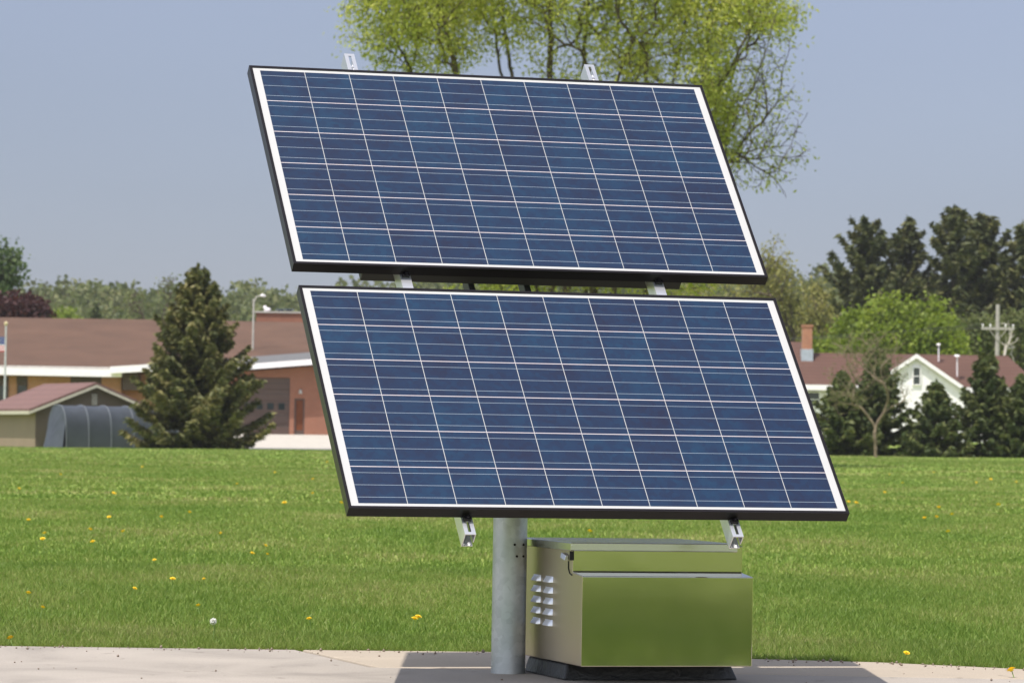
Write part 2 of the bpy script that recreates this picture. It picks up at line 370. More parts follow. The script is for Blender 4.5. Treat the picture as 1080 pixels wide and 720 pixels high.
sets = [(90000, 13.2, 16, .6, .040, .0042, 1.0), (140000, 15.5, 24, .6, .038, .006, 1.0), (130000, 23, 45, 1.0, .036, .011, 1.0),
        (90000, 44, 95, 2, .036, .028, 1.0), (80000, 90, 186, 6, .04, .06, 1.0)]
Ps, rs = zip(*([grass(rng, *s) for s in sets] + [edge_tufts(rng, 16000), grass_front(rng, 60000)]))
P = np.concatenate(Ps); r_ = np.concatenate(rs); n = len(P)
base = np.arange(n)[:, None] * 5
T = np.concatenate([base + np.array([[0, 1, 2]]), base + np.array([[0, 2, 3]]), base + np.array([[3, 2, 4]])])
g = np_mesh('lawn_grass', P.reshape(-1, 3), T, MT['blade'], attr=np.repeat(r_, 5)); tag(g, 'short mown green grass with paler dry patches', 'grass', kind='stuff')

# ------------------------------------------------------------------ trees
def quads_from(centers, rng, size, aspect=1.0, align=None, flat=0.0):
    """small leaf faces; align: (N,3) preferred long direction"""
    n = len(centers); d = rng.normal(size=(n, 3))
    if align is not None: d = align + d * .45
    d /= np.linalg.norm(d, axis=1)[:, None]
    e = rng.normal(size=(n, 3)); e[:, 2] *= (1 - flat)
    e -= (e * d).sum(1)[:, None] * d; e /= np.linalg.norm(e, axis=1)[:, None] + 1e-9
    s = size * (.6 + .8 * rng.random(n))[:, None]
    a = d * s * aspect * .5; b_ = e * s * .5
    c = centers
    V = np.stack([c - a, c - a * .1 + b_, c + a, c - a * .1 - b_], 1).reshape(-1, 3)
    F = np.arange(n * 4).reshape(n, 4)
    return V, F, np.repeat(rng.random(n), 4)

def tubes_np(P0, P1, r0, r1, sides=5):
    d = P1 - P0; L = np.linalg.norm(d, axis=1)[:, None] + 1e-9; d = d / L
    ref = np.where(np.abs(d[:, 2:3]) > .9, np.array([[1., 0, 0]]), np.array([[0, 0, 1.]]))
    u = np.cross(d, ref); u /= np.linalg.norm(u, axis=1)[:, None]; v = np.cross(d, u)
    th = np.arange(sides) * 2 * np.pi / sides
    ring = u[:, None, :] * np.cos(th)[None, :, None] + v[:, None, :] * np.sin(th)[None, :, None]
    V = np.concatenate([P0[:, None] + ring * r0[:, None, None], P1[:, None] + ring * r1[:, None, None]], 1)
    n = len(P0); b0 = np.arange(n)[:, None, None] * 2 * sides
    k = np.arange(sides); k2 = (k + 1) % sides
    F = b0 + np.stack([k, k2, k2 + sides, k + sides], 1)[None]
    return V.reshape(-1, 3), F.reshape(-1, 4)

def broad_tree(name, base, blobs, n_att, leafm, barkm, seed, label, cat='tree', group=None, leaves=6, lsize=.07, laspect=2,
               trunk_h=2.0, tip=.008, step=.35, spread=.25, wig=.08, expo=2.35, maxr_leaf=.03, hang=0.0, stems=1, bare=None, limbs=()):
    """grow limbs from the base towards points scattered in the crown's lobes, then dress the thin twigs with leaves"""
    rng = np.random.default_rng(seed)
    w_ = np.array([b[6] for b in blobs], float); w_ /= w_.sum()
    k = rng.choice(len(blobs), n_att, p=w_)
    bl = np.array([b[:6] for b in blobs], float)[k]
    q = rng.normal(size=(n_att, 3)); q /= np.linalg.norm(q, axis=1)[:, None]
    A_ = bl[:, :3] + q * bl[:, 3:6] * (rng.random((n_att, 1)) ** .42)
    A_ = A_[A_[:, 2] > .25]
    nodes = [np.zeros(3)]; dirs = [np.array([0, 0, 1.])]; par = [-1]
    for s in range(stems):
        prev = 0; off = rng.normal(0, .18, 2) * (stems > 1)
        kk = max(2, int(trunk_h / step))
        for i in range(1, kk + 1):
            p = np.array([off[0] * i / kk * trunk_h, off[1] * i / kk * trunk_h, trunk_h * i / kk]) + rng.normal(0, wig * .4, 3)
            nodes.append(p); d = p - nodes[prev]; dirs.append(d / np.linalg.norm(d)); par.append(prev); prev = len(nodes) - 1
    for (tx, ty, tz) in limbs:
        prev = 0; p0 = np.array([0, 0, .4]); t1 = np.array([tx, ty, tz]); dist = np.linalg.norm(t1); m = int(dist / step); wv = rng.normal(0, .03, 3)
        ctrl = np.array([tx * (.30 + .12 * rng.random()), ty * .4, tz * (.42 + .1 * rng.random())])
        for i in range(1, m + 1):
            t = i / m; p = (1 - t) ** 2 * p0 + 2 * t * (1 - t) * ctrl + t * t * t1 + wv * math.sin(t * 9) * dist * .4 + rng.normal(0, .02, 3)
            nodes.append(p); d = p - nodes[prev]; dirs.append(d / (np.linalg.norm(d) + 1e-9)); par.append(prev); prev = len(nodes) - 1
    order = np.argsort(np.linalg.norm(A_ - np.array([0, 0, trunk_h]), axis=1) + rng.normal(0, .8, len(A_)))
    N = np.zeros((n_att * 40 + 3000, 3)); D = np.zeros_like(N); c = len(nodes); N[:c] = nodes; D[:c] = dirs
    tips = []
    for ai in order:
        a = A_[ai]; v = a - N[:c]; L = np.linalg.norm(v, axis=1) + 1e-6
        cs = (v * D[:c]).sum(1) / L
        cost = L * (1.45 - .75 * cs) + np.where(N[:c, 2] < trunk_h * .8, 3.0, 0)
        j = int(np.argmin(cost)); dist = L[j]
        if dist < step * .4: continue
        m = max(2, min(36, int(dist / step))); p0 = N[j]; ctrl = p0 + D[j] * dist * .42 + np.array([0, 0, dist * .08])
        prev = j; wv = rng.normal(0, wig, 3)
        for i in range(1, m + 1):
            t = i / m; p = (1 - t) ** 2 * p0 + 2 * t * (1 - t) * ctrl + t * t * a + wv * math.sin(t * 6.3) * dist * .5 + rng.normal(0, wig * .25, 3) * (t < 1)
            if c >= len(N): break
            N[c] = p; d = p - N[prev]; D[c] = d / (np.linalg.norm(d) + 1e-9); par.append(prev); prev = c; c += 1
        tips.append(prev)
    N = N[:c]; D = D[:c]; par = np.array(par)
    acc = np.zeros(c); has = np.zeros(c, bool); has[par[par >= 0]] = True
    acc[~has] = tip ** expo
    for i in range(c - 1, 0, -1):
        acc[i] = max(acc[i], tip ** expo); acc[par[i]] += acc[i] if has[par[i]] else 0
    r = acc ** (1 / expo)
    root = empty(name, base, label, cat, group)
    i = np.arange(1, c); pr = np.minimum(r[par[i]], r[i] * 1.6)
    V, F = tubes_np(N[par[i]], N[i], pr, r[i], 5)
    np_mesh('trunk', V, F, barkm, root, smooth=True)
    if leaves:
        sel = np.where((r < maxr_leaf) & (N[:, 2] > trunk_h * .5))[0]
        if bare is not None: sel = sel[~bare(N[sel], rng)]
        sel = np.repeat(sel, leaves)
        C = N[sel] + rng.normal(0, spread, (len(sel), 3)) * np.array([1, 1, .8]) - np.array([0, 0, hang]) * rng.random((len(sel), 1))
        al = D[sel] * .5 + np.array([0, 0, -1.]) * hang * 4
        V, F, a = quads_from(C, rng, lsize, laspect, al)
        np_mesh('crown', V, F, leafm, root, attr=a)
    return root

def conifer(name, base, h, rad, leafm, seed, label, group=None, dens=1.0, lsize=.11, droop=.12, gap=.28, rag=.25, start=.03, shape=.85, lean=0, asp=2.6, sparse=0.0, cat='conifer tree'):
    """trunk, whorls of drooping boughs, and needle sprays along every bough"""
    rng = np.random.default_rng(seed); root = empty(name, base, label, cat, group)
    P0, P1, R0, R1 = [], [], [], []
    zs = np.linspace(0, h, 14); tr = .012 * h * (1 - zs / h) + .012
    ax = lambda z: np.array([lean * (z / h) ** 2 * h, 0, z])
    for a, b_, ra, rb in zip(zs[:-1], zs[1:], tr[:-1], tr[1:]):
        P0.append(ax(a)); P1.append(ax(b_)); R0.append(ra * 1.3); R1.append(rb * 1.3)
    C, AL = [], []
    z = h * start; whorl = 0
    while z < h * .985:
        f = z / h; nb = int(rng.integers(6, 9)); ph = rng.random() * 6.28
        prof = (1 - f) ** shape * (.62 + .38 * min(1, f / .10))
        for k in range(nb):
            if rng.random() < sparse: continue
            L = rad * prof * (1 - rag + 2 * rag * rng.random() ** 1.3) + .08
            an = ph + k * 6.283 / nb + rng.normal(0, .2); dr = np.array([math.cos(an), math.sin(an), 0])
            m = max(3, int(L / .16)); t = np.linspace(0, 1, m + 1)
            zc = max(.06, z + rng.normal(0, gap * .35))
            rise = .35 * f - droop * (1.4 - f)
            pts = ax(zc)[None] + dr[None] * (L * t)[:, None]
            pts[:, 2] += L * (rise * t + .55 * (t ** 2) * (.42 + .25 * f) - .10 * np.sin(t * 3.14))
            P0 += list(pts[:-1]); P1 += list(pts[1:]); rr = .012 + .010 * L * (1 - t); R0 += list(rr[:-1]); R1 += list(rr[1:])
            side = np.array([-dr[1], dr[0], 0])
            nt_ = int((10 + 22 * L) * dens)
            tt = rng.random(nt_) ** .75; ip = np.stack([np.interp(tt, t, pts[:, q]) for q in range(3)], 1)
            sgn = rng.choice([-1, 1], nt_); tl = (.10 + .30 * L * (1 - tt * .8)) * rng.random(nt_)
            d = dr[None] * .75 + side[None] * sgn[:, None]; d[:, 2] += -.10 + rng.normal(0, .12, nt_)
            d /= np.linalg.norm(d, axis=1)[:, None]
            cc = ip + d * tl[:, None]; cc[:, 2] -= .10 * rng.random(nt_) * (1 + L * .2)
            C.append(cc); AL.append(d + np.array([0, 0, -.22]))
        z += gap * (.75 + .5 * rng.random()) * (1 - .45 * f); whorl += 1
    nt_ = int(12 * dens); tz = h * (.96 + .05 * rng.random(nt_)); C.append(np.stack([lean * h + rng.normal(0, .02, nt_), rng.normal(0, .02, nt_), tz], 1)); AL.append(np.tile([0, 0, 1.], (nt_, 1)))
    V, F = tubes_np(np.array(P0), np.array(P1), np.array(R0), np.array(R1), 5); np_mesh('trunk', V, F, MT['bark'], root)
    C = np.concatenate(C); AL = np.concatenate(AL); AL /= np.linalg.norm(AL, axis=1)[:, None]
    V, F, a = quads_from(C, rng, lsize, asp, AL * 1.5); np_mesh('crown', V, F, leafm, root, attr=a)
    return root

def foot(px, Y, dz=0):
    p = at(px, 400, Y); return Vector((p.x, Y, gzf(p.x, Y) - .05 + dz))
def hgt(px, py, Y): return at(px, py, Y).z - gzf(at(px, py, Y).x, Y)

# willow behind the array
Yw = 112; wb = foot(585, Yw)
def W(px, py): p = at(px, py, Yw); return (p.x - wb.x, p.z - wb.z)
def blob(px, py, rx, rz, wt, ry=None, dy=0, Wf=W, S=Yw / FPX):
    x, z = Wf(px, py); return (x, dy, z, rx * S, (ry if ry else rx) * S, rz * S, wt)
def bare_w(N_, rng):
    x = N_[:, 0] / (Yw / FPX) + 585
    return ((x > 768) & (rng.random(len(x)) < .88) & (N_[:, 2] < 12.4)) | (rng.random(len(x)) < .06)
broad_tree('willow_tree', wb,
    [blob(480, -60, 125, 125, 7, 150), blob(620, -60, 140, 140, 9, 170), blob(735, 20, 110, 130, 7, 150), blob(440, 20, 85, 60, 3.5, 110),
     blob(770, 120, 55, 75, 2.6, 80), blob(806, 145, 54, 72, 2.2, 60), blob(640, 150, 130, 90, 4, 150), blob(540, 250, 120, 75, 4.5, 110), blob(680, 260, 100, 60, 3.5, 100), blob(800, 30, 40, 70, 1.5, 60), blob(600, -220, 160, 80, 4, 160)],
    5200, MT['willow'], MT['bark'], 11, 'large spreading willow in fresh yellow-green leaf behind the solar array', leaves=14, lsize=.054, laspect=2.4,
    trunk_h=1.6, tip=.0075, step=.22, spread=.23, wig=.055, expo=2.45, maxr_leaf=.024, hang=.12, stems=1, bare=bare_w,
    limbs=[(W(px_, py_)[0], dy_, W(px_, py_)[1]) for px_, py_, dy_ in ((385, -10, .6), (420, -110, -1), (500, -190, 1.4), (575, -260, -.8), (640, -240, .5), (720, -200, -1.3), (790, -120, 1.2), (815, -20, -.6), (835, 100, -.4), (520, -20, 2.6))])

# big front spruce on the left
Ys = 180; sb = foot(207, Ys)
conifer('spruce_tree', sb, hgt(209, 283, Ys) + .1, 3.45, MT['spruce'], 5, 'tall full spruce beside the grey tarp shelter', dens=4.6, lsize=.10, gap=.29, rag=.22, shape=.84, start=.015, asp=3.0, sparse=.05)
# evergreens in front of the white house
for px, top, rad, Y, sd_, lb in [(888, 392, 2.05, 184, 21, 'dark spruce beside the lower panel edge, leftmost of the house row'),
                        (925, 364, 2.25, 186, 22, 'broad dark spruce behind the bare budding tree'),
                        (988, 402, 2.05, 180, 23, 'short wide spruce right in front of the white gable wall'),
                        (1040, 366, 1.9, 182, 24, 'tallest pointed spruce covering the right end of the house roof'),
                        (1078, 396, 2.0, 181, 25, 'dark spruce cut off by the right edge of the photo')]:
    conifer('spruce_tree', foot(px, Y), hgt(px, top, Y), rad, MT['spruce_dark'], sd_, lb, 'spruces in front of the white house', dens=3.4, lsize=.105, gap=.30, rag=.24, shape=1.02, start=.008, asp=2.8)
# small bare budding tree with a forked trunk
Yb = 176; bb = foot(925, Yb)
def W2(px, py): p = at(px, py, Yb); return (p.x - bb.x, p.z - bb.z)
bl2 = lambda px, py, rx, rz, wt: blob(px, py, rx, rz, wt, Wf=W2, S=Yb / FPX)
broad_tree('budding_tree', bb, [bl2(900, 395, 30, 40, 3), bl2(942, 390, 22, 30, 1.6), bl2(915, 365, 40, 22, 3.4), bl2(890, 420, 22, 20, 1), bl2(952, 420, 12, 18, .4)], 420,
    MT['olive'], MT['bark_tan'], 31, 'small nearly bare budding tree with forked pale trunk in front of dark spruces', leaves=3, lsize=.05, laspect=1.5, trunk_h=1.0, tip=.008, step=.16, spread=.10, wig=.03, expo=2.4, maxr_leaf=.018, stems=2)

def simple_broad(name, px, top, halfw, bottom, Y, leafm, seed, label, n=420, leaves=8, lsize=.16, spread=.3, group=None, lobes=7, barkm=None, maxr=.05, tip=.015, stems=1, cat='tree'):
    b0 = foot(px, Y); S = Y / FPX; rg = random.Random(seed)
    def Wf(a, b_): p = at(a, b_, Y); return (p.x - b0.x, p.z - b0.z)
    mid = (top + bottom) / 2; hh = (bottom - top) / 2; L = []
    for i in range(lobes):
        an = rg.random() * 6.28; rr = rg.random() ** .5 * .62
        f = .30 + .22 * rg.random()
        L.append(blob(px + math.cos(an) * rr * halfw, mid + math.sin(an) * rr * hh, halfw * f * 1.1, hh * f * 1.25, 1, Wf=Wf, S=S, dy=rg.uniform(-.5, .5) * halfw * S))
    L.append(blob(px, mid, halfw * .75, hh * .85, 2.2, Wf=Wf, S=S))
    return broad_tree(name, b0, L, n, leafm, barkm or MT['bark'], seed, label, cat=cat, group=group, leaves=leaves, lsize=lsize, laspect=1.5, trunk_h=max(1.2, Wf(px, bottom)[1] * .55), tip=tip, step=.5, spread=spread, wig=.06, maxr_leaf=maxr, stems=stems)
gb = 'trees behind the houses'
simple_broad('maple_tree', 812, 243, 44, 400, 265, MT['yellow'], 41, 'airy yellow-budding tree rising at the right side of the upper panel', n=520, leaves=4, lsize=.15, group=gb, spread=.35, stems=2)
simple_broad('maple_tree', 858, 298, 34, 400, 275, MT['yellow'], 42, 'golden budding tree behind the brick chimney', n=360, leaves=5, lsize=.15, group=gb, spread=.35)
simple_broad('maple_tree', 742, 290, 60, 400, 262, MT['yellow'], 43, 'yellow-green tree filling the gap between the panels at its right', n=420, leaves=5, lsize=.16, group=gb, spread=.35)
simple_broad('maple_tree', 962, 304, 62, 400, 258, MT['lime'], 44, 'bright lime green tree above the white gable', n=800, leaves=12, lsize=.2, group=gb, spread=.4, lobes=9)
simple_broad('maple_tree', 905, 330, 42, 400, 262, MT['lime'], 45, 'green rounded tree left of the lime tree, over the brown roof', n=500, leaves=11, lsize=.18, group=gb, spread=.4)
simple_broad('maple_tree', 1028, 330, 42, 400, 270, MT['olive'], 46, 'olive green tree left of the utility pole', n=500, leaves=11, lsize=.18, group=gb, spread=.4)
simple_broad('maple_tree', 1076, 322, 38, 400, 275, MT['olive'], 47, 'olive green tree right of the utility pole', n=460, leaves=10, lsize=.18, group=gb, spread=.4)
simple_broad('maple_tree', 870, 348, 30, 402, 268, MT['lime'], 48, 'low fresh green bush-like tree beside the chimney', n=320, leaves=11, lsize=.18, group=gb, spread=.35)
simple_broad('dead_tree', 1062, 325, 18, 385, 255, MT['olive'], 49, 'bare pale dead tree leaning beside the utility pole', n=26, leaves=0, lobes=3, barkm=MT['bark_pale'], tip=.03)
# tall dark conifers
gp = 'tall dark conifers on the right'
for px, top, rad, Y, s_, lb in [(832, 308, 2.4, 280, 51, 'small dark evergreen peeping out above the lower panel corner'),
                        (912, 232, 5.6, 300, 52, 'dark ragged pine, leftmost of the tall conifers'),
                        (956, 234, 4.0, 304, 53, 'narrow dark pine second from the left in the tall row'),
                        (1004, 219, 4.8, 300, 54, 'tallest dense dark pine with a rounded double top, left half'),
                        (1034, 226, 5.0, 303, 55, 'dense dark pine merging into the tallest one on its right'),
                        (1077, 237, 3.8, 300, 56, 'dark pine at the right edge of the photo')]:
    conifer('pine_tree', foot(px, Y), hgt(px, top, Y), rad, MT['pine'], s_, lb, gp, dens=1.5, lsize=.23, gap=.75, rag=.35, shape=.62, start=.12, droop=.02, asp=3.0, sparse=.2)
# left side trees
simple_broad('ash_tree', -8, 250, 40, 340, 300, MT['greyleaf'], 61, 'grey-green tree at the left edge above the school roof', n=520, leaves=9, lsize=.24, spread=.4, group='trees behind the school')
simple_broad('plum_tree', 14, 307, 44, 350, 290, MT['redleaf'], 62, 'dark red leaved tree behind the school roof', n=420, leaves=13, lsize=.24, spread=.4, group='trees behind the school')
conifer('fir_tree', foot(100, 420), hgt(100, 322, 420), 2.4, MT['spruce_dark'], 63, 'small dark fir poking above the school roof', dens=1, lsize=.35, gap=.6)
simple_broad('birch_tree', 68, 325, 14, 350, 400, MT['lime'], 64, 'small bright green tree just above the school roof ridge', n=150, leaves=9, lsize=.3, spread=.4, group='trees behind the school')
simple_broad('poplar_tree', 145, 296, 14, 345, 420, MT['olive'], 65, 'thin nearly leafless tree left of the big spruce top', n=130, leaves=1, lsize=.2, spread=.4, group='trees behind the school', tip=.03, maxr=.06)
simple_broad('poplar_tree', 176, 287, 17, 345, 430, MT['olive'], 66, 'taller thin leafless tree touching the big spruce', n=150, leaves=1, lsize=.2, spread=.4, group='trees behind the school', tip=.03, maxr=.06)

# far wood on the ridge: one mass
rng = np.random.default_rng(9); C = []; sz = []
for i in range(900):
    Y = 560 + 330 * rng.random(); x = rng.uniform(-.20, .20) * Y * (1 if rng.random() < .8 else 1.6)
    hh = rng.uniform(9, 14); rr = hh * rng.uniform(.28, .42); z0 = gzf(x, Y)
    m = 380; q = rng.normal(size=(m, 3)); q /= np.linalg.norm(q, axis=1)[:, None]; q *= (.55 + .5 * rng.random((m, 1)))
    C.append(np.array([x, Y, z0 + hh * .58]) + q * np.array([rr, rr, hh * .45]))
C = np.concatenate(C); V, F, a = quads_from(C, rng, .8, 1.5); g = np_mesh('far_woodland', V, F, MT['wood'], attr=a)
tag(g, 'hazy green wooded ridge behind the school roof', 'woodland', kind='stuff')

# ------------------------------------------------------------------ school building (left)
MT['brick_o'] = brickmat('orange_brick', (.54, .225, .125), (.46, .18, .095), (.42, .33, .26))
MT['brick_r'] = brickmat('red_brick', (.29, .11, .062), (.25, .09, .05), (.30, .19, .14))
MT['shingle'] = stripemat('brown_shingles', (.112, .060, .038), (.085, .045, .028), .32, 'Y', .95, .25, .22, .35)
MT['shingle_h'] = stripemat('red_brown_shingles', (.105, .052, .038), (.08, .04, .03), .2, 'Z', .95, .25, .14, .5)
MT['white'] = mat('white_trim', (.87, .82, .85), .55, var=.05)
MT['gravel'] = mat('grey_roofing', (.13, .13, .132), .9, var=.1, scale=2)
MT['brownpanel'] = stripemat('brown_metal_panel', (.085, .050, .038), (.045, .03, .026), .6, 'Z', .5, .06)
MT['darkglass'] = mat('dark_window_glass', (.03, .04, .042), .08, var=.3, scale=1)
MT['tanmetal'] = mat('tan_metal', (.45, .42, .38), .5)
school = empty('school_building', Vector((-18, 224, gzf(-18, 224))), 'long low school with big brown shingle roof, orange brick and white fascia', 'building')
def rel(o, p): return Vector(p) - o.location
def sp(px, py, Y): return rel(school, at(px, py, Y))
YW = 224
zg = gzf(-12, YW)
def wall_span(mb, x0, x1, z0, z1, y0, y1, org, mi=0): mb.span([x0 - org.x, y0 - org.y, z0 - org.z], [x1 - org.x, y1 - org.y, z1 - org.z], mi)
xl = at(-160, 400, YW).x; xr = at(480, 400, YW).x
ze = at(60, 392, YW).z
mb = MB(); wall_span(mb, xl, at(128, 400, YW).x, -.5, ze, YW, YW + 18, school.location); wall_span(mb, at(128, 400, YW).x + .003, xr, -.5, ze - .02, YW + 1.5, YW + 18, school.location); mb.build('wall', MT['brick_o'], school)
# main roof
zr = at(60, 335.5, YW + 15).z; zeave = at(60, 389, YW - 1.0).z + .1
o = school.location; mb = MB()
x0, x1 = xl - 1, xr
poly = [(x0 - o.x, YW - 1.0 - o.y, zeave - o.z), (x0 - o.x, YW + 15 - o.y, zr - o.z), (x0 - o.x, YW + 31 - o.y, zeave - o.z), (x0 - o.x, YW + 31 - o.y, zeave - .2 - o.z), (x0 - o.x, YW - 1.0 - o.y, zeave - .2 - o.z)]
mb.prism(poly, (x1 - x0, 0, 0)); mb.build('roof', MT['shingle'], school)
# left fascia
def fascia(name, pa, pb, Y, thick_px, depth, m, parent=school, dn=0):
    a = at(*pa, Y); b_ = at(*pb, Y); t = thick_px * Y / FPX; o = parent.location
    mb = MB(); d = Vector((0, depth, 0)); dz = Vector((0, 0, t))
    mb.hexa([a - dz - o, b_ - dz - o, b_ - dz + d - o, a - dz + d - o, a - o, b_ - o, b_ + d - o, a + d - o])
    return mb.build(name, m, parent)
fascia('gutter', (-160, 382.5), (122, 387.0), YW - 1.35, 3.2, .2, MT['tanmetal'])
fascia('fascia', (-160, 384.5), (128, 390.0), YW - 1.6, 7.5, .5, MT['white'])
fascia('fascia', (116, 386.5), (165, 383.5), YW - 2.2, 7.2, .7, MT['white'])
# brown wall panel and windows, left wing
def quadbox(name, px0, py0, px1, py1, Y, depth, m, parent, child=None):
    a = at(px0, py1, Y); b_ = at(px1, py0, Y); o = parent.location
    while parent.parent is not None and False: pass
    mb = MB(); mb.span([a.x - o.x, Y - o.y, a.z - o.z], [b_.x - o.x, Y + depth - o.y, b_.z - o.z]); return mb.build(name, m, parent)
quadbox('wall_panel', 129, 391, 146, 411, YW - .3, 1.6, MT['brownpanel'], school)
def window(px0, py0, px1, py1, Y, parent, fm, gm, bars=1):
    a = at(px0, py1, Y); b_ = at(px1, py0, Y); o = parent.location; w_ = .07
    mb = MB(); X0_, X1_, Z0_, Z1_ = a.x - o.x, b_.x - o.x, a.z - o.z, b_.z - o.z; y = Y - o.y
    mb.span([X0_, y, Z0_], [X0_ + w_, y + .12, Z1_]); mb.span([X1_ - w_, y, Z0_], [X1_, y + .12, Z1_])
    mb.span([X0_ + w_, y, Z1_ - w_], [X1_ - w_, y + .12, Z1_]); mb.span([X0_ + w_, y, Z0_], [X1_ - w_, y + .12, Z0_ + w_])
    for i in range(bars):
        zc = Z0_ + (Z1_ - Z0_) * (i + 1) / (bars + 1); mb.span([X0_ + w_, y + .02, zc - .025], [X1_ - w_, y + .1, zc + .025])
    f = mb.build('window', fm, parent)
    g_ = MB(); g_.span([X0_ + .03, y + .06, Z0_ + .03], [X1_ - .03, y + .09, Z1_ - .03]); g_.build('pane', gm, f)
for a, b_ in ((-40, -28), (-4, 9), (17.5, 29)):
    quadbox('transom_panel', a, 397, b_, 405, YW - .06, .05, MT['brownpanel'], school)
    window(a, 405.3, b_, 432, YW - .08, school, MT['brownpanel'], MT['darkglass'])
quadbox('wall_panel', 74, 397.3, 107, 425, YW - .06, .05, MT['brownpanel'], school)

# garage wing, its fascia rising to the right
YG = 221; zgar = gzf(at(300, 456, YG).x, YG)
gx0 = at(236, 400, YG).x; gx1 = at(470, 400, YG).x
mb = MB(); o = school.location; dxa, dxb = at(267, 398, YG).x - .9, at(306, 398, YG).x; dz1 = at(290, 398, YG).z
def gtop(x): 
    a, b_ = at(265, 391, YG), at(329, 386, YG); return a.z + (x - a.x) * (b_.z - a.z) / (b_.x - a.x)
mx0, mx1 = at(310.5, 420, YG).x, at(321.5, 420, YG).x; mz1 = at(315, 420, YG).z
def wseg(x0, x1, z0):
    mb.hexa([Vector(p) - o for p in [(x0, YG, z0), (x1, YG, z0), (x1, YG + .3, z0), (x0, YG + .3, z0), (x0, YG, gtop(x0)), (x1, YG, gtop(x1)), (x1, YG + .3, gtop(x1)), (x0, YG + .3, gtop(x0))]])
wseg(gx0, dxa, -.3); wseg(dxa, dxb, dz1); wseg(dxb, mx0, -.3); wseg(mx0, mx1, mz1); wseg(mx1, gx1, -.3)
mb.span([gx0 - o.x, YG + .3 - o.y, -.3 - o.z], [gx0 + .3 - o.x, YG + 2.5 - o.y, gtop(gx0) - .1 - o.z])
mb.build('garage_wall', MT['brick_r'], school)
mb = MB(); 
pf = [(gx0 - .5, YG - .9), (gx1 + .5, YG - .9)]
zt = lambda x: gtop(x) + .30
mb.hexa([Vector(p) - o for p in [(gx0 - .5, YG - .88, zt(gx0) - .02), (gx1, YG - .88, zt(gx1) - .02), (gx1, YG + 6, zt(gx1) + .55), (gx0 - .5, YG + 6, zt(gx0) + .55),
                                (gx0 - .5, YG - .88, zt(gx0) + .03), (gx1, YG - .88, zt(gx1) + .03), (gx1, YG + 6, zt(gx1) + .62), (gx0 - .5, YG + 6, zt(gx0) + .62)]])
mb.build('garage_roof', MT['gravel'], school)
mb = MB(); mb.hexa([Vector(p) - o for p in [(gx0 - .5, YG - 1.0, zt(gx0) - .27), (gx1, YG - 1.0, zt(gx1) - .27), (gx1, YG - .885, zt(gx1) - .27), (gx0 - .5, YG - .885, zt(gx0) - .27),
                                (gx0 - .5, YG - 1.0, zt(gx0) + .04), (gx1, YG - 1.0, zt(gx1) + .04), (gx1, YG - .885, zt(gx1) + .04), (gx0 - .5, YG - .885, zt(gx0) + .04)]])
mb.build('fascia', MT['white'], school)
# garage door with a row of lights
mb = MB(); zb = zgar - .1; nsec = 5; hh = (dz1 - zb) / nsec
for i in range(nsec): mb.span([dxa - o.x, YG + .12 - o.y, zb + i * hh + .01 - o.z], [dxb - o.x, YG + .17 - o.y, zb + (i + 1) * hh - .01 - o.z])
mb.span([dxa - o.x, YG + .175 - o.y, zb - o.z], [dxb - o.x, YG + .19 - o.y, dz1 - o.z])
gd = mb.build('garage_door', MT['brownpanel'], school, bevel=.01)
for i in range(5):
    a = dxb - .28 - i * .62; mb = MB(); mb.span([a - .36 - o.x, YG + .10 - o.y, zb + 2 * hh + .17 - o.z], [a - o.x, YG + .118 - o.y, zb + 3 * hh - .12 - o.z]); mb.build('door_light', MT['darkglass'], gd)
mb = MB(); fr = .09
mb.span([mx0 - o.x, YG + .05 - o.y, zb - o.z], [mx0 + fr - o.x, YG + .2 - o.y, mz1 - o.z]); mb.span([mx1 - fr - o.x, YG + .05 - o.y, zb - o.z], [mx1 - o.x, YG + .2 - o.y, mz1 - o.z]); mb.span([mx0 + fr - o.x, YG + .05 - o.y, mz1 - fr - o.z], [mx1 - fr - o.x, YG + .2 - o.y, mz1 - o.z])
mb.span([mx0 + fr - o.x, YG + .12 - o.y, zb - o.z], [mx1 - fr - o.x, YG + .16 - o.y, zb + .35 - o.z])
dr = mb.build('door', MT['brownpanel'], school)
mb = MB(); mb.span([mx0 + fr - o.x, YG + .13 - o.y, zb + .35 - o.z], [mx1 - fr - o.x, YG + .15 - o.y, mz1 - fr - o.z]); mb.build('pane', mat('amber_door_glass', (.16, .05, .02), .15), dr)
mb = MB(); p = at(317, 413, YG - .1) - o; mb.tube([p + Vector((0, -.12, -.1)), p + Vector((0, -.1, .05)), p + Vector((0, .1, .12))], [.11, .08, .04], 10); mb.build('wall_lamp', MT['tanmetal'], school, smooth=True)
# rooftop brick penthouse with vents
a = at(270, 336, 241); b_ = at(345, 329.5, 241)
mb = MB(); mb.span([a.x - o.x, 241 - o.y, a.z - 1.2 - o.z], [b_.x - o.x, 245 - o.y, b_.z - .08 - o.z]); mb.build('roof_block', MT['brick_r'], school)
mb = MB(); mb.span([a.x - .1 - o.x, 240.9 - o.y, b_.z - .078 - o.z], [b_.x + .1 - o.x, 245.1 - o.y, b_.z + .02 - o.z]); mb.build('coping', MT['tanmetal'], school)
for px, hh_, m_, rr in ((279.5, .42, MT['white'], .10), (282.5, .28, MT['white'], .16), (296, .22, MT['darkglass'], .30), (305, .22, MT['darkglass'], .30)):
    p = at(px, 329.5, 242) - o; mb = MB(); mb.tube([p + Vector((0, 0, 0)), p + Vector((0, 0, hh_ * .6)), p + Vector((0, 0, hh_ * .65)), p + Vector((0, 0, hh_))], [rr * .6, rr * .6, rr * 1.2, rr * .8], 12)
    mb.build('roof_vent', m_, school, smooth=True)

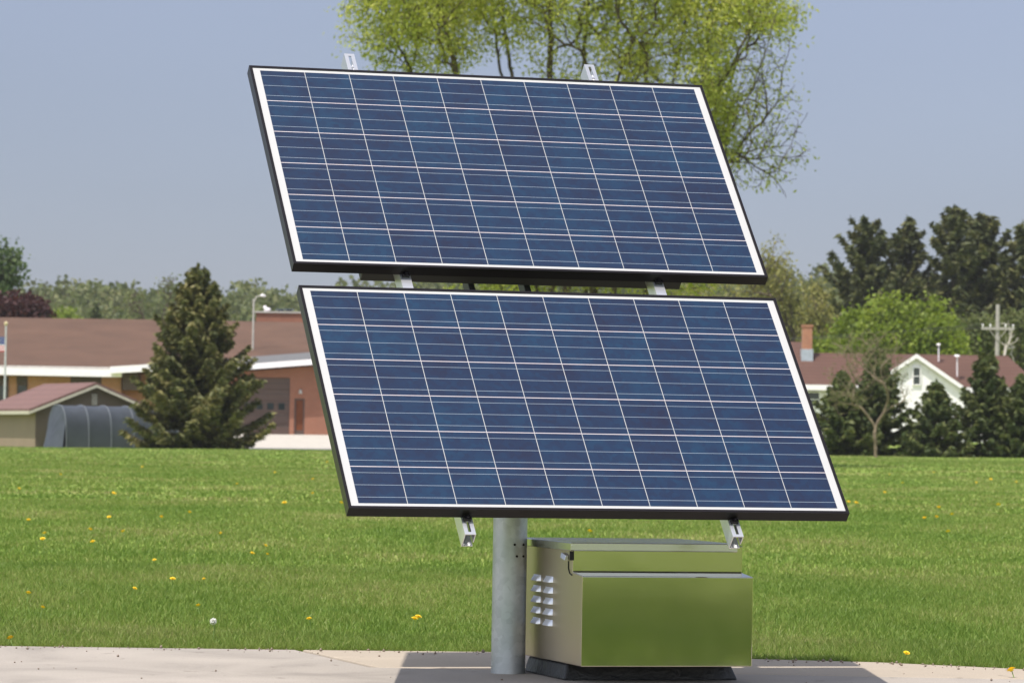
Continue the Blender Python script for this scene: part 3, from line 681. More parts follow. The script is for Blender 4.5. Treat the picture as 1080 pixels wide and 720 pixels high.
# driveway and street strip
def sheet(name, pts, m, dz):
    b = MB(); b.add([(x, y, gzf(x, y) + dz) for x, y in pts], []); 
    return b
xa, xb = at(228, 460, 220).x, at(470, 460, 215).x
X = np.linspace(xa - 1, xb, 30); Yq = np.linspace(196, 221.2, 20)
drv = grid_sheet('driveway', X, Yq, MT['drive'], .0); tag(drv, kind='structure')
rd = grid_sheet('road', np.linspace(-17, 5, 40), np.linspace(190.5, 195.8, 6), MT['asphalt'], .0); tag(rd, kind='structure')

# light pole in front of the big roof, flagpole
def lp():
    p = at(261.5, 460, 226.5); root = empty('light_pole', Vector((p.x, 229.5, 1.0)), 'slim grey light pole with short arm standing by the school roof', 'light pole')
    top = at(261.5, 315, 229.5).z - 1.0
    mb = MB(); mb.tube([(0, 0, 0), (0, 0, top)], [.075, .055], 10); mb.build('pole', MT['tanmetal'], root, smooth=True)
    mb = MB(); mb.tube([(0, 0, top - .3), (.15, 0, top + .12), (.45, 0, top + .2)], .035, 8); mb.build('arm', MT['tanmetal'], root, smooth=True)
    mb = MB(); mb.tube([(.4, 0, top + .20), (.52, 0, top + .2), (.68, 0, top + .15)], [.06, .11, .05], 10); mb.build('lamp_head', MT['white'], root, smooth=True)
lp()
fp = at(4.5, 440, 205); gzp = gzf(fp.x, 205)
flagpole = empty('flagpole', Vector((fp.x, 205, gzp)), 'slim silver flagpole with gold ball and flag at the left edge', 'flagpole')
ft = at(6, 343, 205).z - gzp
mb = MB(); mb.tube([(0, 0, -.2), (0, 0, ft)], [.07, .045], 10); mb.build('pole', mat('flagpole_metal', (.6, .6, .6), .4, .6), flagpole, smooth=True)
mb = MB(); mb.tube([(0, 0, ft - .02), (0, 0, ft + .05), (0, 0, ft + .14), (0, 0, ft + .2)], [.04, .1, .1, .03], 10); mb.build('ball', mat('gold_ball', (.6, .5, .3), .35), flagpole, smooth=True)
def flag():
    z1 = at(4, 355, 205).z - gzp; z0 = at(4, 370.5, 205).z - gzp; L = 1.45; rows = 13; cols_ = 24; b = MB()
    for i in range(rows):
        for j in range(cols_):
            q = []
            for dj, di in ((0, 0), (1, 0), (1, 1), (0, 1)):
                u = (j + dj) / cols_; v = (i + di) / rows; q.append((-.05 - u * L, .12 * math.sin(u * 9 + v) * u, z1 + (z0 - z1) * v - .22 * u * u))
            mi = 2 if (i < 7 and j < cols_ * .42) else (0 if i % 2 == 0 else 1)
            b.add(q, [(0, 1, 2, 3)], mi)
    for i in range(5):
        for j in range(5):
            u = (j + .6) / cols_ * 2; v = (i + .7) / rows * 1.25
            c = Vector((-.05 - u * L, .12 * math.sin(u * 9 + v) * u - .012, z1 + (z0 - z1) * v - .22 * u * u))
            st = []
            for k in range(10): r = .028 if k % 2 == 0 else .012; st.append(c + Vector((math.sin(k * .628) * r, 0, math.cos(k * .628) * r)))
            b.add(st, [tuple(range(10))], 1)
    b.build('flag', [mat('flag_red', (.45, .03, .04), .8), mat('flag_white', (.7, .7, .7), .8), mat('flag_blue', (.03, .05, .18), .8)], flagpole)
flag()

# ------------------------------------------------------------------ brown shed and tarp shelter
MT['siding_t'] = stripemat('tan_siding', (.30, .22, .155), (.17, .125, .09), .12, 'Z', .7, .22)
MT['siding_shade'] = stripemat('shaded_siding', (.135, .098, .074), (.08, .058, .044), .12, 'Z', .7, .22)  # darker copy of the siding: the gable's shade put into the colour
MT['shed_roof'] = stripemat('mauve_brown_roofing', (.17, .092, .08), (.14, .075, .066), .25, 'Z', .85, .2, .1)
MT['cream'] = mat('cream_trim', (.5, .46, .37), .6)
def shed():
    Y = 188; c = at(37, 467, Y)      # near corner
    cz = gzf(c.x, Y) - .25; root = empty('garden_shed', Vector((c.x, Y, cz)), 'brown sided shed with mauve roof and cream trim behind the tarp shelter', 'shed')
    S = Y / FPX
    g = Vector((.93, .37, 0)).normalized(); l_ = Vector((-.62, .78, 0)).normalized()   # gable wall direction, side wall direction
    l_ = Vector((-g.y, g.x, 0)); W_ = 118 * S / g.x; Ld = 9.0
    ez = at(37, 430, Y).z - cz; rid = at(96, 402, Y).z - cz - .15
    up = Vector((0, 0, 1)); hw = W_ / 2
    prof = [Vector((0, 0, 0)), g * W_, g * W_ + up * ez, g * hw + up * rid, up * ez]
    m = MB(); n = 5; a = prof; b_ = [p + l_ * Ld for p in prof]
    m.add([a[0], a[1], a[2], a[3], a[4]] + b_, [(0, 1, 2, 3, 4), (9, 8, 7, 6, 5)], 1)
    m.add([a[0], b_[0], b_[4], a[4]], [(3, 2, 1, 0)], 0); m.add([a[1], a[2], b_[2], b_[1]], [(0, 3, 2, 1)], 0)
    m.build('wall', [MT['siding_t'], MT['siding_shade']], root)
    # roof slabs with overhang
    sl = (g * hw + up * (rid - ez)).normalized(); th = up * .10; oh = .45; fo = .4
    m = MB()
    for sgn in (0, 1):
        e = up * ez if sgn == 0 else g * W_ + up * ez
        dn = (-g * 1.0 - up * ((rid - ez) / hw)).normalized() if sgn == 0 else (g * 1.0 - up * ((rid - ez) / hw)).normalized()
        R_ = g * hw + up * (rid + .02); E_ = e + dn * oh + up * .02
        p = [E_ - l_ * fo, E_ + l_ * (Ld + fo), R_ + l_ * (Ld + fo), R_ - l_ * fo]
        m.hexa(p + [q + th for q in p] if sgn == 0 else [p[3], p[2], p[1], p[0]] + [q + th for q in (p[3], p[2], p[1], p[0])])
    m.build('roof', MT['shed_roof'], root)
    m = MB()
    for sgn in (0, 1):
        e = up * ez if sgn == 0 else g * W_ + up * ez
        dn = (-g - up * ((rid - ez) / hw)).normalized() if sgn == 0 else (g - up * ((rid - ez) / hw)).normalized()
        R_ = g * hw + up * (rid + .0); E_ = e + dn * oh
        f = -l_ * (fo + .03)
        m.hexa([E_ + f - up * .13, R_ + f - up * .13, R_ + f - up * .13 + l_ * .028, E_ + f - up * .13 + l_ * .028, E_ + f, R_ + f, R_ + f + l_ * .028, E_ + f + l_ * .028])
    E_ = up * ez + (-g - up * ((rid - ez) / hw)).normalized() * oh
    f0, f1 = E_ - l_ * fo, E_ + l_ * (Ld + fo)
    m.hexa([f0 - g * .03 - up * .14, f0 - up * .14, f1 - up * .14, f1 - g * .03 - up * .14, f0 - g * .03 + up * .02, f0 + up * .02, f1 + up * .02, f1 - g * .03 + up * .02])
    m.build('trim', MT['cream'], root)
    m = MB(); c0 = g * (hw - .13) + up * (rid - .95)
    for i in range(6): m.hexa([c0 + up * (.09 * i) - l_ * .05, c0 + g * .27 + up * (.09 * i) - l_ * .05, c0 + g * .27 + up * (.09 * i), c0 + up * (.09 * i), c0 + up * (.09 * i + .06) - l_ * .02, c0 + g * .27 + up * (.09 * i + .06) - l_ * .02, c0 + g * .27 + up * (.09 * i + .07), c0 + up * (.09 * i + .07)])
    m.build('gable_vent', MT['cream'], root)
shed()

def shelter():
    Y = 184.2; c = at(60, 470, Y); S = Y / FPX
    root = empty('tarp_shelter', Vector((c.x, Y, gzf(c.x, Y) - .1)), 'dark grey arched tarp shelter with rounded end between shed and spruce', 'shelter')
    d = Vector((.86, .51, 0)).normalized(); nrm = Vector((-d.y, d.x, 0))
    H = 46.5 * S; hw = 1.05; L = 112 * S / .86
    tarp = mat('grey_tarp', (.052, .060, .074), .45, var=.2, scale=1.2, bump=.35, bscale=3.0, spec=.5)
    m = MB(); K = 20; ribs = 5; J = 60
    def prof(k, bul=0):
        a = math.pi * k / K; x = -math.cos(a); z = math.sin(a)
        x = math.copysign(abs(x) ** .75, x); z = max(0, z) ** .62
        return x * (hw + bul), z * (H + bul)
    V = []
    for j in range(J + 1):
        u = j / J; sag = -.022 * abs(math.sin(u * math.pi * ribs)) ** .7
        for k in range(K + 1):
            x, z = prof(k, sag); V.append(d * (u * L) + nrm * x + Vector((0, 0, z)))
    F = [(j * (K + 1) + k, (j + 1) * (K + 1) + k, (j + 1) * (K + 1) + k + 1, j * (K + 1) + k + 1) for j in range(J) for k in range(K)]
    m.add(V, F); m.build('tarp', tarp, root, smooth=True)
    # bulging end sheet with folds
    rg = random.Random(4); V = []; RR = 9
    for r in range(RR + 1):
        t = r / RR
        for k in range(K + 1):
            x, z = prof(k); zz = z * t; xx = x * t
            out = .32 * (1 - t ** 2) + .05 * math.sin(k * 1.7 + r * 1.3) * t + (.35 * (1 - zz / H) ** 2)
            V.append(-d * out * (.3 + .7 * (1 - t * .6)) + nrm * xx + Vector((0, 0, zz)))
    F = [(r * (K + 1) + k, r * (K + 1) + k + 1, (r + 1) * (K + 1) + k + 1, (r + 1) * (K + 1) + k) for r in range(RR) for k in range(K)]
    m = MB(); m.add(V, F); m.build('end_flap', tarp, root, smooth=True)
    for i in range(ribs + 1):
        u = i / ribs; pts = []
        for k in range(K + 1):
            x, z = prof(k, .01); pts.append(d * (u * L) + nrm * x + Vector((0, 0, z)))
        m = MB(); m.tube(pts, .022, 6); m.build('rib', mat('rib_cover', (.17, .185, .21), .5) if i == 0 else bpy.data.materials['rib_cover'], root, smooth=True)
shelter()

# ------------------------------------------------------------------ white house (right)
def mottled():
    m, n, l, b = nt('mottled_white_paint'); tc = n.new('ShaderNodeTexCoord')  # white with greyer noise patches
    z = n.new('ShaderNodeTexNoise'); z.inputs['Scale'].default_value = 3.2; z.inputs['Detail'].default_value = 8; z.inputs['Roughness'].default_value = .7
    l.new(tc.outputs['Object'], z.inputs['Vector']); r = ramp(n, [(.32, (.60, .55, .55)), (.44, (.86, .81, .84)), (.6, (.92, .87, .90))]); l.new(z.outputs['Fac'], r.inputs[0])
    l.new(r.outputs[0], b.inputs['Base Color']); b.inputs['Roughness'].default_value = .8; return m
MT['mottled'] = mottled()
def house():
    Y = 222; S = Y / FPX; c = at(965, 474, Y); gzz = gzf(c.x, Y) - .3
    root = empty('white_house', Vector((c.x, Y, gzz)), 'white gabled house with red-brown roof and attic window behind spruces', 'house'); o = root.location
    pk = at(965, 375, Y).z - gzz; hw = 51 * S; ez = at(1017, 409, Y).z - gzz - 52 * S * ROLL
    m = MB(); D_ = 7.0
    m.prism([(-hw, 0, 0), (hw, 0, 0), (hw, 0, ez), (0, 0, pk - .12), (-hw, 0, ez)], (0, D_, 0)); 
    x0 = at(838, 400, Y).x - o.x; x1 = at(1086, 400, Y).x - o.x
    m.span([x0, 2.4, 0], [-hw - .003, 8.8, at(870, 405, Y + 2).z - gzz]); m.span([hw + .003, 2.4, 0], [x1, 8.8, ez])
    m.build('wall', MT['mottled'], root)
    # main ridge roof, hipped at the right end
    Yr = 5.6; rz = at(965, 373.5, Y + Yr).z - gzz; ezm = at(860, 406, Y + 1.9).z - gzz
    m = MB(); a = [Vector((x0 - .4, 1.9, ezm)), Vector((x1 + 1.0, 1.9, ezm)), Vector((x1 + 1.0, 9.3, ezm)), Vector((x0 - .4, 9.3, ezm))]
    rl = Vector((x0 - .4, Yr, rz)); rr_ = Vector((at(1063, 374, Y + Yr).x - o.x, Yr, rz))
    m.add(a + [rl, rr_], [(0, 1, 5, 4), (2, 3, 4, 5), (1, 2, 5), (0, 4, 3), (3, 2, 1, 0)])
    # gable roof planes
    th = Vector((0, 0, .12)); ov = .25
    for sg in (-1, 1):
        dz = (pk - ez) / hw
        E_ = Vector((sg * (hw + ov), -.25, ez - dz * ov)); P_ = Vector((0, -.25, pk)); L_ = Vector((0, Yr - .2, 0))
        q = [E_, P_, P_ + L_, E_ + L_] if sg < 0 else [P_, E_, E_ + L_, P_ + L_]
        m.hexa(q + [v + th for v in q])
    m.build('roof', MT['shingle_h'], root)
    m = MB()
    for sg in (-1, 1):
        dz = (pk - ez) / hw; E_ = Vector((sg * (hw + ov), -.29, ez - dz * ov + .10)); P_ = Vector((0, -.29, pk + .10)); dn = Vector((0, 0, -.24)); bk = Vector((0, .037, 0))
        q = [E_ + dn, P_ + dn, P_ + dn + bk, E_ + dn + bk] if sg < 0 else [P_ + dn, E_ + dn, E_ + dn + bk, P_ + dn + bk]
        m.hexa(q + [v - dn for v in q])
    m.span([x0 - .4, 1.75, ezm - .28], [-hw - ov - .1, 1.9, ezm + .02]); m.span([hw + ov + .1, 1.75, ezm - .28], [x1 + 1, 1.9, ezm + .02])
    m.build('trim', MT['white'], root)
    def win(px0, py0, px1, py1, yy):
        A_ = at(px0, py1, Y + yy) - o; B_ = at(px1, py0, Y + yy) - o; m = MB(); t = .06
        m.span([A_.x - t, yy, A_.z - t], [A_.x, yy + .1, B_.z + t]); m.span([B_.x, yy, A_.z - t], [B_.x + t, yy + .1, B_.z + t]); m.span([A_.x, yy, B_.z], [B_.x, yy + .1, B_.z + t]); m.span([A_.x, yy, A_.z - t], [B_.x, yy + .1, A_.z]); m.span([A_.x, yy + .01, (A_.z + B_.z) / 2 - .02], [B_.x, yy + .09, (A_.z + B_.z) / 2 + .02])
        f = m.build('window', MT['white'], root); g_ = MB(); g_.span([A_.x, yy + .04, A_.z], [B_.x, yy + .06, B_.z]); g_.build('pane', MT['darkglass'], f)
    win(963.3, 388, 970.3, 405, -.10); win(850, 414, 864, 428, 2.3); win(872, 414, 884, 428, 2.3)
    # chimney
    A_ = at(845.5, 374, Y + 5) - o; B_ = at(856.5, 345, Y + 5) - o
    m = MB(); m.span([A_.x, 4.7, A_.z - .8], [B_.x, 5.3, B_.z]); m.span([A_.x - .04, 4.66, B_.z + .002], [B_.x + .04, 5.34, B_.z + .13]); ch = m.build('chimney', brickmat('chimney_brick', (.42, .16, .08), (.34, .12, .06), (.35, .28, .22)), root)
    m = MB(); m.span([A_.x - .05, 4.62, A_.z - .9], [B_.x + .05, 5.38, A_.z + .32]); m.build('flashing', mat('flashing_metal', (.42, .46, .52), .4, .3), ch)
    for px, py0, py1, yy, cap in ((990, 362, 378, 4.6, .13), (1009.5, 374, 394, 2.6, .17)):
        A_ = at(px, py1 + 3, Y + yy) - o; B_ = at(px, py0, Y + yy) - o
        m = MB(); m.tube([A_, B_ - Vector((0, 0, .12)), B_ - Vector((0, 0, .10)), B_], [.04, .04, cap, cap * .7], 10); m.build('vent_pipe', MT['white'], root, smooth=True)
    # higher wing roof seen beside the panel edge
    m = MB(); a = at(800, 362, Y + 8) - o; b_ = at(846, 379, Y + 6) - o
    m.prism([(a.x, 5.6, b_.z - .2), (a.x, 9.0, a.z + .15), (a.x, 12.5, b_.z - .2)], (b_.x - a.x + .35, 0, 0)); m.build('wing_roof', MT['shingle_h'], root)
    m = MB(); m.span([a.x + .1, 6.0, 0], [b_.x + .2, 12.2, b_.z - .25]); m.build('wing_wall', MT['mottled'], root)
house()

# utility pole
def upole():
    Y = 252; c = at(1051.5, 400, Y); z0 = gzf(c.x, Y); root = empty('utility_pole', Vector((c.x, Y, z0)), 'grey wooden utility pole with crossarm above the house roof', 'utility pole')
    top = at(1051, 321, Y).z - z0; S = Y / FPX; wd = mat('weathered_wood', (.36, .33, .30), .9, var=.15)
    m = MB(); m.tube([(0, 0, -.5), (0, 0, top)], [.17, .13], 12); m.build('pole', wd, root, smooth=True)
    az_ = at(1051, 346.5, Y).z - z0; m = MB(); m.span([-17.5 * S, -.2, az_ - .08], [17.5 * S, -.135, az_ + .08]); m.build('crossarm', wd, root)
    for x in (-16, -8, 8, 16):
        m = MB(); m.tube([(x * S, -.17, az_ + .08), (x * S, -.17, az_ + .24), (x * S, -.17, az_ + .28)], [.035, .06, .03], 8); m.build('insulator', MT['white'], root, smooth=True)
    m = MB(); m.tube([(0, -.17, az_ - .75), (-9 * S, -.17, az_ - .085)], .025, 6); m.tube([(0, -.17, az_ - .75), (9 * S, -.17, az_ - .085)], .025, 6); m.build('brace', wd, root)
    for k, x in enumerate((-16, 16)):
        pts = [Vector((x * S + (-34 if 1 else 0) * t * 1.0 + 0, 22 * t, az_ + .26 - 1.6 * math.sin(math.pi * t) * .6)) for t in np.linspace(0, 1, 16)]
        m = MB(); m.tube(pts, .018, 5); m.build('wire', mat('wire_black', (.05, .05, .05), .6) if k == 0 else bpy.data.materials['wire_black'], root)
upole()

# ------------------------------------------------------------------ solar array
MT['alu'] = mat('aluminium', (.74, .74, .76), .34, .85, var=.06, scale=3)
MT['frame'] = mat('black_anodised_frame', (.012, .010, .012), .3, .0, var=.1, spec=.22)
MT['darksteel'] = mat('dark_steel', (.05, .05, .05), .5, .3)
def galv():
    m, n, l, b = nt('galvanised_steel'); tc = n.new('ShaderNodeTexCoord')
    v = n.new('ShaderNodeTexVoronoi'); v.inputs['Scale'].default_value = 55; l.new(tc.outputs['Object'], v.inputs['Vector'])
    z = n.new('ShaderNodeTexNoise'); z.inputs['Scale'].default_value = 7; z.inputs['Detail'].default_value = 6; l.new(tc.outputs['Object'], z.inputs['Vector'])
    r1 = ramp(n, [(0, (.88, .88, .88)), (1, (1.1, 1.1, 1.1))]); l.new(v.outputs['Color'], r1.inputs[0])
    r2 = ramp(n, [(.3, (.36, .40, .41)), (.55, (.47, .50, .51)), (.75, (.56, .58, .58))]); l.new(z.outputs['Fac'], r2.inputs[0])
    mx = n.new('ShaderNodeMix'); mx.data_type = 'RGBA'; mx.blend_type = 'MULTIPLY'; mx.inputs[0].default_value = 1
    l.new(r2.outputs[0], mx.inputs[6]); l.new(r1.outputs[0], mx.inputs[7]); l.new(mx.outputs[2], b.inputs['Base Color'])
    b.inputs['Metallic'].default_value = .65; r3 = ramp(n, [(.3, (.36,) * 3), (.7, (.55,) * 3)]); l.new(z.outputs['Fac'], r3.inputs[0]); l.new(r3.outputs[0], b.inputs['Roughness'])
    return m
MT['galv'] = galv()
def cellmat():
    m, n, l, b = nt('polycrystalline_cell'); tc = n.new('ShaderNodeTexCoord')
    v = n.new('ShaderNodeTexVoronoi'); v.inputs['Scale'].default_value = 55; l.new(tc.outputs['Object'], v.inputs['Vector'])
    at_ = n.new('ShaderNodeAttribute'); at_.attribute_name = 'cellrnd'
    z = n.new('ShaderNodeTexNoise'); z.inputs['Scale'].default_value = 9; z.inputs['Detail'].default_value = 2; l.new(tc.outputs['Object'], z.inputs['Vector'])
    a1 = n.new('ShaderNodeMath'); a1.operation = 'MULTIPLY_ADD'; a1.inputs[1].default_value = .20; 
    sx = n.new('ShaderNodeSeparateColor'); l.new(v.outputs['Color'], sx.inputs[0]); l.new(sx.outputs[0], a1.inputs[0])
    a2 = n.new('ShaderNodeMath'); a2.operation = 'MULTIPLY_ADD'; a2.inputs[1].default_value = .22; l.new(at_.outputs['Fac'], a2.inputs[0])
    a3 = n.new('ShaderNodeMath'); a3.operation = 'MULTIPLY'; a3.inputs[1].default_value = .6; l.new(z.outputs['Fac'], a3.inputs[0])
    l.new(a3.outputs[0], a2.inputs[2]); l.new(a2.outputs[0], a1.inputs[2])
    r = ramp(n, [(.2, (.007, .010, .034)), (.5, (.005, .018, .054)), (.85, (.004, .033, .080))]); l.new(a1.outputs[0], r.inputs[0])
    l.new(r.outputs[0], b.inputs['Base Color']); b.inputs['Roughness'].default_value = .4; b.inputs['Specular IOR Level'].default_value = .25
    b.inputs['Coat Weight'].default_value = 1; b.inputs['Coat Roughness'].default_value = .06; b.inputs['Coat IOR'].default_value = 1.33
    return m
MT['cell'] = cellmat()
MT['sheet'] = mat('white_backsheet', (.47, .46, .46), .5, var=.02, coat=.3)
MT['busbar'] = mat('busbar_silver', (.36, .42, .50), .4, .3, var=.03, coat=.7)
MT['ribbon'] = mat('cell_gap_pinkish', (.60, .52, .54), .45, .0, var=.03, coat=.7)

ARR_A, ARR_T = .2941, .778
PW, PH, PG, PT = 1.648, .992, .1028, .0375
O3 = Vector((.2962, 12.3364, CAMZ - .2079))
wv = Vector((math.cos(ARR_A), math.sin(ARR_A), 0)); hv = Vector((math.sin(ARR_A), -math.cos(ARR_A), 0)); zv = Vector((0, 0, 1))
nv = hv * math.cos(ARR_T) + zv * math.sin(ARR_T); uv = -hv * math.sin(ARR_T) + zv * math.cos(ARR_T)
POLE = Vector((.004, 13.04, 0))
arr = empty('solar_array', POLE, 'two tilted blue solar panels, one above the other, on a galvanised steel pole', 'solar array')
def rot_frame(origin):   # local x = across, y = up the slope, z = out of the glass
    m = Matrix.Identity(4)
    for i in range(3): m[i][0] = wv[i]; m[i][1] = uv[i]; m[i][2] = nv[i]; m[i][3] = origin[i]
    return m
def panel(v0, seed):
    rg = random.Random(seed); org = O3 + uv * v0 - POLE; Mx = rot_frame(org)
    lip = .010; mb = MB(); zf = -.0025
    # backsheet behind glass, then cells, busbars, gaps as fine layers of the laminate
    mb.span([-PW / 2 + lip * .6, lip * .6, -.008], [PW / 2 - lip * .6, PH - lip * .6, zf], 0)
    pit = .158; cs = .1559; x0 = -pit * 5; y0 = (PH - 6 * pit) / 2
    cells = []
    def q(xa, ya, xb, yb, z, mi): mb.add([(xa, ya, z), (xb, ya, z), (xb, yb, z), (xa, yb, z)], [(0, 1, 2, 3)], mi)
    rv = []
    for r in range(6):
        for c in range(10):
            cx = x0 + (c + .5) * pit; cy = y0 + (r + .5) * pit
            n0 = len(mb.f); q(cx - cs / 2, cy - cs / 2, cx + cs / 2, cy + cs / 2, zf + .0004, 1); rv.append((n0, rg.random()))
            for k in (-1, 0, 1):
                bw = .0014; yb = cy + k * cs * .335
                q(cx - cs / 2, yb - bw / 2, cx + cs / 2, yb + bw / 2, zf + .0008, 2)
    for r in range(1, 6): q(x0 + .0005, y0 + r * pit - .0014, -x0 - .0005, y0 + r * pit + .0014, zf + .0006, 3)
    p = mb.build('solar_panel', [MT['sheet'], MT['cell'], MT['busbar'], MT['ribbon']], arr); p.matrix_local = Mx
    at_ = p.data.attributes.new('cellrnd', 'FLOAT', 'FACE'); d = np.zeros(len(p.data.polygons), np.float32)
    for i, v in rv: d[i] = v
    at_.data.foreach_set('value', d)
    fr = MB(); t = PT
    # frame: four mitred channel sides with a front lip
    def side(pa, pb, inn):   # pa,pb outer corners, inn: inward unit
        pa, pb, inn = Vector(pa), Vector(pb), Vector(inn); dd = (pb - pa).normalized()
        def ring(off, z): return pa + inn * off + dd * off + Vector((0, 0, z)), pb + inn * off - dd * off + Vector((0, 0, z))
        A0, B0 = ring(0, 0); A1, B1 = ring(lip, 0); A2, B2 = ring(lip, -.0024); A3, B3 = ring(.003, -.0024); A4, B4 = ring(.003, -t + .002); A5, B5 = ring(.028, -t + .002); A6, B6 = ring(.028, -t); A7, B7 = ring(0, -t)
        L = [A0, A1, A2, A3, A4, A5, A6, A7]; Rr = [B0, B1, B2, B3, B4, B5, B6, B7]
        fr.add(L + Rr, [(i, (i + 1) % 8, 8 + (i + 1) % 8, 8 + i) for i in range(8)])
    hx = PW / 2
    side((-hx, 0, 0), (hx, 0, 0), (0, 1, 0)); side((hx, 0, 0), (hx, PH, 0), (-1, 0, 0)); side((hx, PH, 0), (-hx, PH, 0), (0, -1, 0)); side((-hx, PH, 0), (-hx, 0, 0), (1, 0, 0))
    fr.build('frame', MT['frame'], p)
    jb = MB(); jb.span([-.06, PH - .2, -.034], [.06, PH - .09, -.0085]); jb.build('junction_box', MT['frame'], p, bevel=.004)
    cb = MB()
    for s in (-1, 1): cb.tube([(s * .04, PH - .2, -.02), (s * .08, PH - .3, -.03), (s * .28, PH - .34, -.025), (s * .42, PH - .3, -.03)], .003, 6)
    cb.build('cable', MT['frame'], p, smooth=True)
    return p
p1 = panel(0, 1); p1['label'] = 'lower solar panel'
p2 = panel(PH + PG, 2); p2['label'] = 'upper solar panel'
Mr = rot_frame(O3 - POLE)
def rail(s):
    """hollow channel with slotted front face"""
    w_ = .036; d_ = .055; t = .003; z1 = -PT - .001; z0 = z1 - d_; v0, v1 = -.070, 2 * PH + PG + .132
    m = MB()
    m.span([s - w_ / 2, v0, z0], [s - w_ / 2 + t, v1, z1]); m.span([s + w_ / 2 - t, v0, z0 + .018], [s + w_ / 2, v1, z1])
    m.span([s - w_ / 2 + t, v0, z0], [s + w_ / 2, v1, z0 + t])
    # front face strips leave slots open at the ends
    m.span([s - w_ / 2 + t, v0, z1 - t], [s - .005, v1, z1]); m.span([s + .005, v0, z1 - t], [s + w_ / 2 - t, v1, z1])
    y = v0
    for a, b_ in ((v0, v0 + .010), (v0 + .055, v0 + .075), (v0 + .12, v1 - .12), (v1 - .075, v1 - .065), (v1 - .012, v1)):
        m.span([s - .005, a, z1 - t], [s + .005, b_, z1])
    o = m.build('rail', MT['alu'], arr); o.matrix_local = Mr
    for v in (PH + PG - .006, -.010, 2 * PH + PG + .010):
        c = MB(); c.span([s - .012, v - .007, z1 + .001], [s + .012, v + .007, z1 + .012]); c.tube([(s, v, z1 + .0125), (s, v, z1 + .018)], .005, 6)
        c.build('clamp', MT['frame'], o)
for s in (-.44, .44): rail(s)
def beam(v, half, s0=0):
    z1 = -PT - .001 - .055 - .002; m = MB(); m.span([s0 - half, v, z1 - .045], [s0 + half, v + .05, z1]); o = m.build('cross_beam', MT['darksteel'], arr, bevel=.003); o.matrix_local = Mr
beam(1.170, .56, .0); beam(.80, .60)
for s in (-.175, .02):
    m = MB(); zt_ = -PT - .105; m.span([s - .011, .70, zt_ - .05], [s + .011, 1.32, zt_]); o_ = m.build('mount_arm', MT['darksteel'], arr, bevel=.003); o_.matrix_local = Mr
m = MB(); rr = .0565; m.tube([(0, 0, -.02), (0, 0, .98)], rr, 48, cap=True); pole = m.build('pole', MT['galv'], arr, smooth=True)
m = MB(); m.tube([(0, 0, .94), (0, 0, 1.0)], .066, 32); m.span([-.075, -.05, 1.0], [.075, .05, 1.06]); m.tube([(-.12, 0, 1.04), (.14, 0, 1.04)], .02, 12); m.build('pole_cap', MT['darksteel'], arr, smooth=False)
for px, py in ((542.8, 574), (552, 574.3), (545, 586.3), (551.8, 586.5)):
    q = at(px, py, 12.985) - POLE; a = math.asin(max(-1, min(1, q.x / rr))); c0 = Vector((math.sin(a) * (rr - .002), -math.cos(a) * (rr - .002), q.z)); c1 = Vector((math.sin(a) * (rr + .0025), -math.cos(a) * (rr + .0025), q.z))
    m = MB(); m.tube([c0, c1], .0042, 8); m.build('bolt', MT['frame'], pole, smooth=True)

# ------------------------------------------------------------------ stainless battery box
def steel(name='brushed_stainless', c0=(.47, .455, .39), r0=.07, r1=.095, sc=(1.5, 1.5, 420)):
    m, n, l, b = nt(name); tc = n.new('ShaderNodeTexCoord'); mp = n.new('ShaderNodeMapping'); mp.inputs['Scale'].default_value = sc
    l.new(tc.outputs['Object'], mp.inputs[0]); z = n.new('ShaderNodeTexNoise'); z.inputs['Scale'].default_value = 2; z.inputs['Detail'].default_value = 4; l.new(mp.outputs[0], z.inputs['Vector'])
    b.inputs['Metallic'].default_value = 1; rc = ramp(n, [(.3, [q * .985 for q in c0]), (.7, [q * 1.015 for q in c0])]); l.new(z.outputs['Fac'], rc.inputs[0]); l.new(rc.outputs[0], b.inputs['Base Color'])
    r = ramp(n, [(.3, (r0,) * 3), (.7, (r1,) * 3)]); l.new(z.outputs['Fac'], r.inputs[0]); l.new(r.outputs[0], b.inputs['Roughness'])
    # faint denting of sheet metal
    z2 = n.new('ShaderNodeTexNoise'); z2.inputs['Scale'].default_value = 3.5; l.new(tc.outputs['Object'], z2.inputs['Vector'])
    bp = n.new('ShaderNodeBump'); bp.inputs['Strength'].default_value = .04; bp.inputs['Distance'].default_value = .02; l.new(z2.outputs['Fac'], bp.inputs['Height']); l.new(bp.outputs[0], b.inputs['Normal'])
    return m
MT['steel'] = steel(); MT['steel_side'] = steel('brushed_stainless_side', (.52, .44, .35), .33, .40, (200, 200, 1.5)); MT['steel_lid'] = steel('brushed_stainless_lid', (.52, .51, .48), .20, .26)  # front and side tints put grass and pad reflections into the base colour
